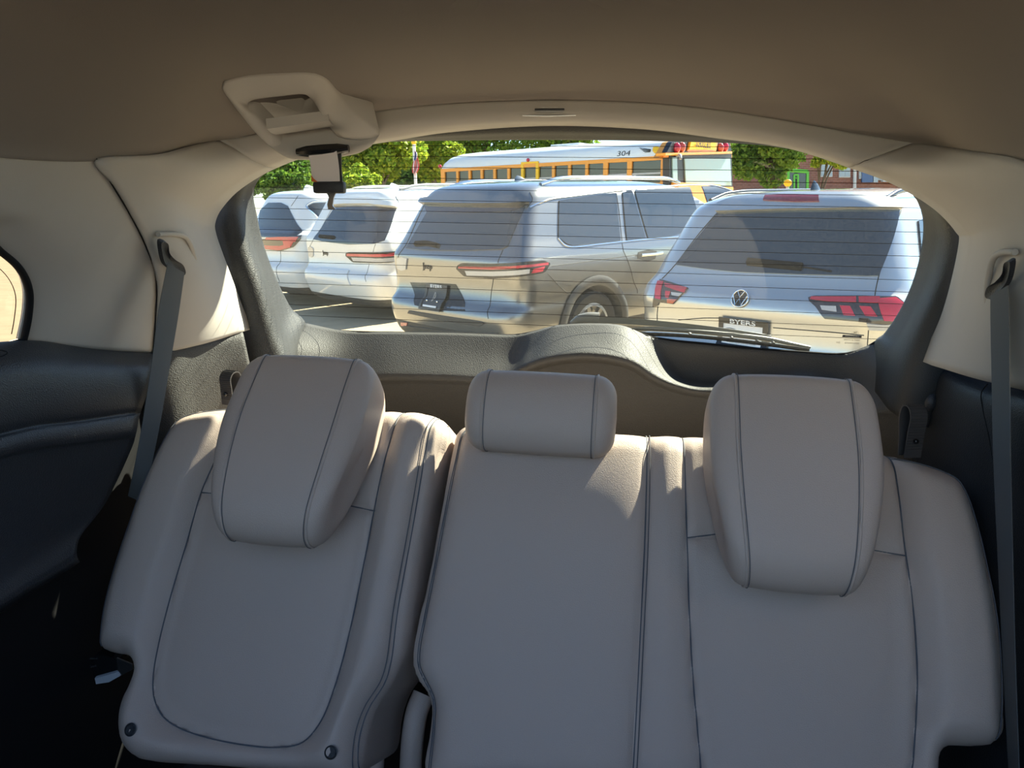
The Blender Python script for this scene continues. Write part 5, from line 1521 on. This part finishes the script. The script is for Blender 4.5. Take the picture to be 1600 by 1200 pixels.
def tree(label, x, y, z0, h, crown_c, crown_r, n, mat_, leaf=.28, seed=0, trunk_r=.22, clumps=26):
    rng = np.random.default_rng(seed)
    root = empty('tree', (x, y, z0)); tag(root, label, 'tree', 'trees at the edge of the lot')
    cc_ = np.array([x + crown_c[0], y + crown_c[1], z0 + crown_c[2]]); rr = np.array(crown_r)
    top = cc_ + np.array([0, 0, rr[2] * .3])
    P = cr(np.array([[x, y, z0], [x + .1, y, z0 + h * .3], [(x + cc_[0]) / 2, cc_[1], z0 + h * .55], top]), 14)
    mb = MB(); mb.add(*tube_geo(P, np.linspace(trunk_r, trunk_r * .25, 14), 8)); mb.build('trunk', M['bark'], root)
    dirs = rng.normal(size=(clumps, 3)); dirs /= np.linalg.norm(dirs, axis=1)[:, None]
    cl = cc_ + dirs * rr * rng.uniform(.35, .85, size=(clumps, 1))
    for k in range(7):
        e = cl[k * 3 % clumps]; s0 = P[5 + k % 7]
        tube('branch', cr(np.array([s0, (s0 + e) / 2 + [0, 0, .3], e]), 8), np.linspace(trunk_r * .4, .03, 8), M['bark'], root, seg=5)
    ci = rng.integers(0, clumps, n); cs = rr.min() * rng.uniform(.28, .5, size=clumps)
    d = rng.normal(size=(n, 3)); d /= np.linalg.norm(d, axis=1)[:, None]
    pos = cl[ci] + d * (cs[ci] * rng.uniform(.35, 1, n) ** .4)[:, None] * np.array([1.15, 1.15, .9])
    a = rng.normal(size=(n, 3)); a /= np.linalg.norm(a, axis=1)[:, None]
    b = np.cross(a, rng.normal(size=(n, 3))); b /= np.linalg.norm(b, axis=1)[:, None]
    s = leaf * rng.uniform(.6, 1.3, size=(n, 1))
    V = np.stack([pos - a * s * .5, pos + b * s * .28, pos + a * s * .5, pos - b * s * .28], 1).reshape(-1, 3)
    F = np.arange(n * 4).reshape(n, 4)
    me = bpy.data.meshes.new('foliage'); me.vertices.add(n * 4); me.vertices.foreach_set('co', V.ravel())
    me.loops.add(n * 4); me.loops.foreach_set('vertex_index', F.ravel()); me.polygons.add(n)
    me.polygons.foreach_set('loop_start', np.arange(n) * 4); me.polygons.foreach_set('loop_total', np.full(n, 4)); me.update(calc_edges=True); me.validate()
    me.materials.append(mat_)
    o = bpy.data.objects.new('foliage', me); link(o, root)
    return root
def ptree(label, cx, cy, rx, ry, Y, n, mat_, leaf, seed, trunk_px=None, trunk_r=.2, clumps=26, dr=None):
    """a tree whose crown stands at distance Y, centred on the sight line (cx, cy) with half sizes given as seen"""
    c = U(cx, cy, Y); k = Y / FPX
    x = float(U(trunk_px or cx, 300, Y)[0]); z0 = lotz(x, Y)
    return tree(label, x, Y, z0, float(c[2]) - z0 + ry * k, (float(c[0]) - x, 0, float(c[2]) - z0), (rx * k, dr or rx * k * .8, ry * k), n, mat_, leaf=leaf, seed=seed, trunk_r=trunk_r, clumps=clumps)
ptree('loose olive green tree far left above leftmost white SUV', 430, 262, 70, 60, 33, 7000, M['leaf_b'], .24, 1)
ptree('tall dark tree behind the white tag and belt tongue', 515, 215, 95, 95, 38, 11000, M['leaf_c'], .26, 2)
ptree('bright yellow-green tree left of the flagpole', 592, 228, 62, 80, 31, 12000, M['leaf_a'], .22, 3)
ptree('yellow-green tree just right of the flagpole', 676, 228, 44, 70, 33, 9000, M['leaf_a'], .22, 4)
ptree('hazy green tree above the rear half of the bus', 760, 190, 95, 80, 41, 10000, M['leaf_b'], .28, 5)
ptree('green tree topping out above the middle of the bus', 890, 185, 80, 75, 41, 9000, M['leaf_b'], .28, 6)
ptree('full green maple right of the bus, in front of brick building', 1206, 232, 66, 50, 27, 15000, M['leaf_b'], .17, 7, trunk_px=1216, trunk_r=.16, clumps=34)
ptree('sunny yellow-green tree in front of the brick wall windows', 1298, 240, 36, 21, 29, 5000, M['leaf_a'], .17, 8, trunk_px=1274, trunk_r=.08)
ptree('low pale bush above leftmost white SUV', 450, 290, 50, 22, 28, 4000, M['leaf_b'], .18, 9, trunk_r=.08)
ptree('low yellow-green bush below the white tag', 565, 285, 40, 26, 28, 4000, M['leaf_a'], .18, 10, trunk_r=.08)

ptree('dense hedge-like tree filling in low behind the leftmost SUVs', 450, 280, 140, 38, 43, 12000, M['leaf_c'], .30, 11, trunk_r=.15, clumps=40)
ptree('dense dark tree low behind the flagpole', 640, 272, 90, 42, 43, 9000, M['leaf_c'], .30, 12, trunk_r=.15, clumps=40)

# flag on its pole
fl = empty('flagpole', np.array([*U(653, 385, 28)[:2], .55])); tag(fl, 'white flagpole with drooping striped flag before the trees', 'flagpole')
f0, f1 = U(653.5, 385, 28), U(646.5, 222, 28)
f0[2] = lotz(f0[0], f0[1])
tube('pole', [f0, (f0 + f1) / 2, f1], .06, M['plate_white'], fl)
mb = MB(); mb.sphere(f1, .10, 10, 8); mb.build('finial', M['sign_y'], fl)
M['flag_r'] = mat('flag_red', (.55, .05, .07), .8); M['flag_w'] = mat('flag_white', (.75, .72, .72), .8); M['flag_b'] = mat('flag_blue', (.06, .07, .22), .8)
def flag_pt(u, v):
    x = 648.5 + (6.5 * u) * math.sin(math.pi * min(1, v * .9 + .12)) - 4.5 * v * (1 - u) + 1.0 * math.sin(7 * v + 3 * u)
    return U(x, 236 + v * 34 + 4 * u, 27.9 + .08 * math.sin(9 * u + 4 * v))
for k in range(7):
    G = np.array([[flag_pt(u, v) for v in np.linspace(0, 1, 12)] for u in np.linspace(k / 7, (k + 1) / 7, 4)])
    surf_obj('flag_stripe', G, M['flag_r'] if k % 2 == 0 else M['flag_w'], fl, solid=.01)
G = np.array([[flag_pt(u, v) + np.array([0, -.03, 0]) for v in np.linspace(0, .4, 8)] for u in np.linspace(0, .5, 4)]); surf_obj('flag_canton', G, M['flag_b'], fl, solid=.01)

# brick building
def brick_mat():
    m = mat('red_brick', (.33, .14, .09), .9); nt = m.node_tree; b = nt.nodes['Principled BSDF']
    tc = nt.nodes.new('ShaderNodeTexCoord'); br = nt.nodes.new('ShaderNodeTexBrick'); mp = nt.nodes.new('ShaderNodeMapping')
    mp.inputs['Rotation'].default_value = (rad(90), 0, 0)
    br.inputs['Color1'].default_value = (.36, .15, .10, 1); br.inputs['Color2'].default_value = (.28, .115, .08, 1); br.inputs['Mortar'].default_value = (.42, .33, .27, 1)
    br.inputs['Scale'].default_value = 2.2; br.inputs['Mortar Size'].default_value = .012
    nt.links.new(tc.outputs['Object'], mp.inputs[0]); nt.links.new(mp.outputs[0], br.inputs[0]); nt.links.new(br.outputs[0], b.inputs['Base Color']); return m
M['brick'] = brick_mat()
bd = empty('brick_building', U(1300, 330, 44)); tag(bd, 'red brick building with pale windows behind the trees on the right', 'building')
YB = 44.0
def facade(name, pts, y0, y1, m, parent=bd):
    mb = MB(); mb.prism([U(x, y, y0) for x, y in pts], np.array([0, y1 - y0, 0])); return mb.build(name, m, parent, smooth=False)
facade('brick_wall', [(1100, 352), (1100, 120), (1700, 120), (1700, 360)], YB, YB + 6, M['brick'])
M['win_pale'] = mat('pale_window', (.42, .47, .52), .1, spec=.8); M['trim_w'] = mat('white_trim', (.75, .74, .70), .6); M['blue_panel'] = mat('blue_panel', (.10, .17, .33), .5)
for x0, x1, y0, y1 in ((1283, 1300, 258, 275), (1312, 1328, 258, 276), (1343, 1348, 258, 278), (1372, 1378, 262, 280), (1160, 1170, 255, 275), (1418, 1436, 264, 284), (1283, 1300, 200, 222), (1312, 1328, 200, 222)):
    f_ = facade('window', [(x0 - .8, y1 + 1.4), (x0 - .8, y0 - .8), (x1 + .8, y0 - .8), (x1 + .8, y1 + 1.4)], YB - .10, YB + .02, M['trim_w'])
    mx_, my_ = (x0 + x1) / 2, (y0 + y1) / 2
    for a, b_ in (((x0, y0), (mx_ - .4, my_ - .4)), ((mx_ + .4, y0), (x1, my_ - .4)), ((x0, my_ + .4), (mx_ - .4, y1)), ((mx_ + .4, my_ + .4), (x1, y1))):
        facade('pane', [(a[0], b_[1]), (a[0], a[1]), (b_[0], a[1]), (b_[0], b_[1])], YB - .13, YB - .08, M['win_pale'], f_)
facade('door_panel', [(1347, 285), (1347, 250), (1364, 250), (1364, 285)], YB - .2, YB, M['blue_panel'])
facade('door_panel', [(1365, 285), (1365, 250), (1372, 250), (1372, 285)], YB - .2, YB, M['win_pale'])
tube('drainpipe', [U(1336.5, 230, YB - .2), U(1334.5, 340, YB - .2)], .09, M['trim_w'], bd)
facade('ledge', [(1380, 284), (1380, 281), (1500, 284), (1500, 287)], YB - .4, YB, M['trim_w'])
# green framed entrance
M['green_frame'] = mat('bright_green_frame', (.12, .50, .06), .5)
en = empty('green_framed_shelter', U(1247, 330, 40)); tag(en, 'small shelter with bright green frame beside the maple, before brick wall', 'shelter')
def fr(px0, py0, px1, py1, r=.07): tube('frame_bar', [U(px0, py0, 40), U(px1, py1, 40)], r, M['green_frame'], en, seg=6)
fr(1231, 266, 1262, 268, .10); fr(1232, 266, 1230, 402); fr(1262, 268, 1260, 402); fr(1241, 273, 1247, 273, .05); fr(1241, 273, 1241, 340, .05); fr(1247, 273, 1247, 340, .05); fr(1241, 278, 1247, 278, .04)
for a, b_ in ((1232, 1241), (1247, 1262)):
    mb = MB(); mb.prism([U(a, 330, 40.05), U(a, 268, 40.05), U(b_, 268, 40.05), U(b_, 330, 40.05)], np.array([0, .04, 0])); mb.build('glass_panel', M['cargl'], en, smooth=False)
mb = MB(); mb.prism([U(1231, 330, 42), U(1231, 268, 42), U(1262, 268, 42), U(1262, 330, 42)], np.array([0, .1, 0])); mb.build('back_wall', M['bus_k'], en, smooth=False)
ol = empty('orange_sign', np.array([*U(1231, 285, 22)[:2], .6])); tag(ol, 'small orange round-topped sign on a post left of the green framed shelter', 'sign')
ot = U(1231, 286, 22)
tube('post', [np.array([ot[0], ot[1], lotz(ot[0], ot[1])]), ot - np.array([0, 0, .1])], .04, M['lightgrey'], ol)
mb = MB(); mb.sphere(ot, (.11, .05, .10), 14, 8); mb.build('sign_disc', M['sign_y'], ol)
import OpenImageIO as oiio, sys
b=oiio.ImageBuf('/workdir/render_main.png');s=b.spec().width/1600
for n,x,y in [('seat mid',850,950),('seat R',1250,1050),('seatL',400,980),('headrest R',1240,760),('headrest C top',850,610),('ceil c',800,60),('ceil l',150,120),('ceil r',1450,100),('pillarL',180,300),('panelL',120,450),('pillarR',1560,520),('lit seat',1000,700),('gate low lit',650,560),('gate L lit',395,450),('gate L dark',335,420),('gate R',1480,400),('dark below',700,620),('wallL',100,620),('lit panel',300,600),('litpillar',310,480),('win2',12,470),('white jeep side',630,400),('GJ side',920,420),('GJ rear',720,450),('GJ glass',720,360),('VW glass',1250,380),('VW blue',1250,445),('VW body',1220,485),('tree',590,250),('bus roof',850,245),('belt',255,500),('seatbottom',850,1150)]:
    p=b.getpixel(int(x*s),int(y*s)); print(n,[round(v*255) for v in p[:3]])
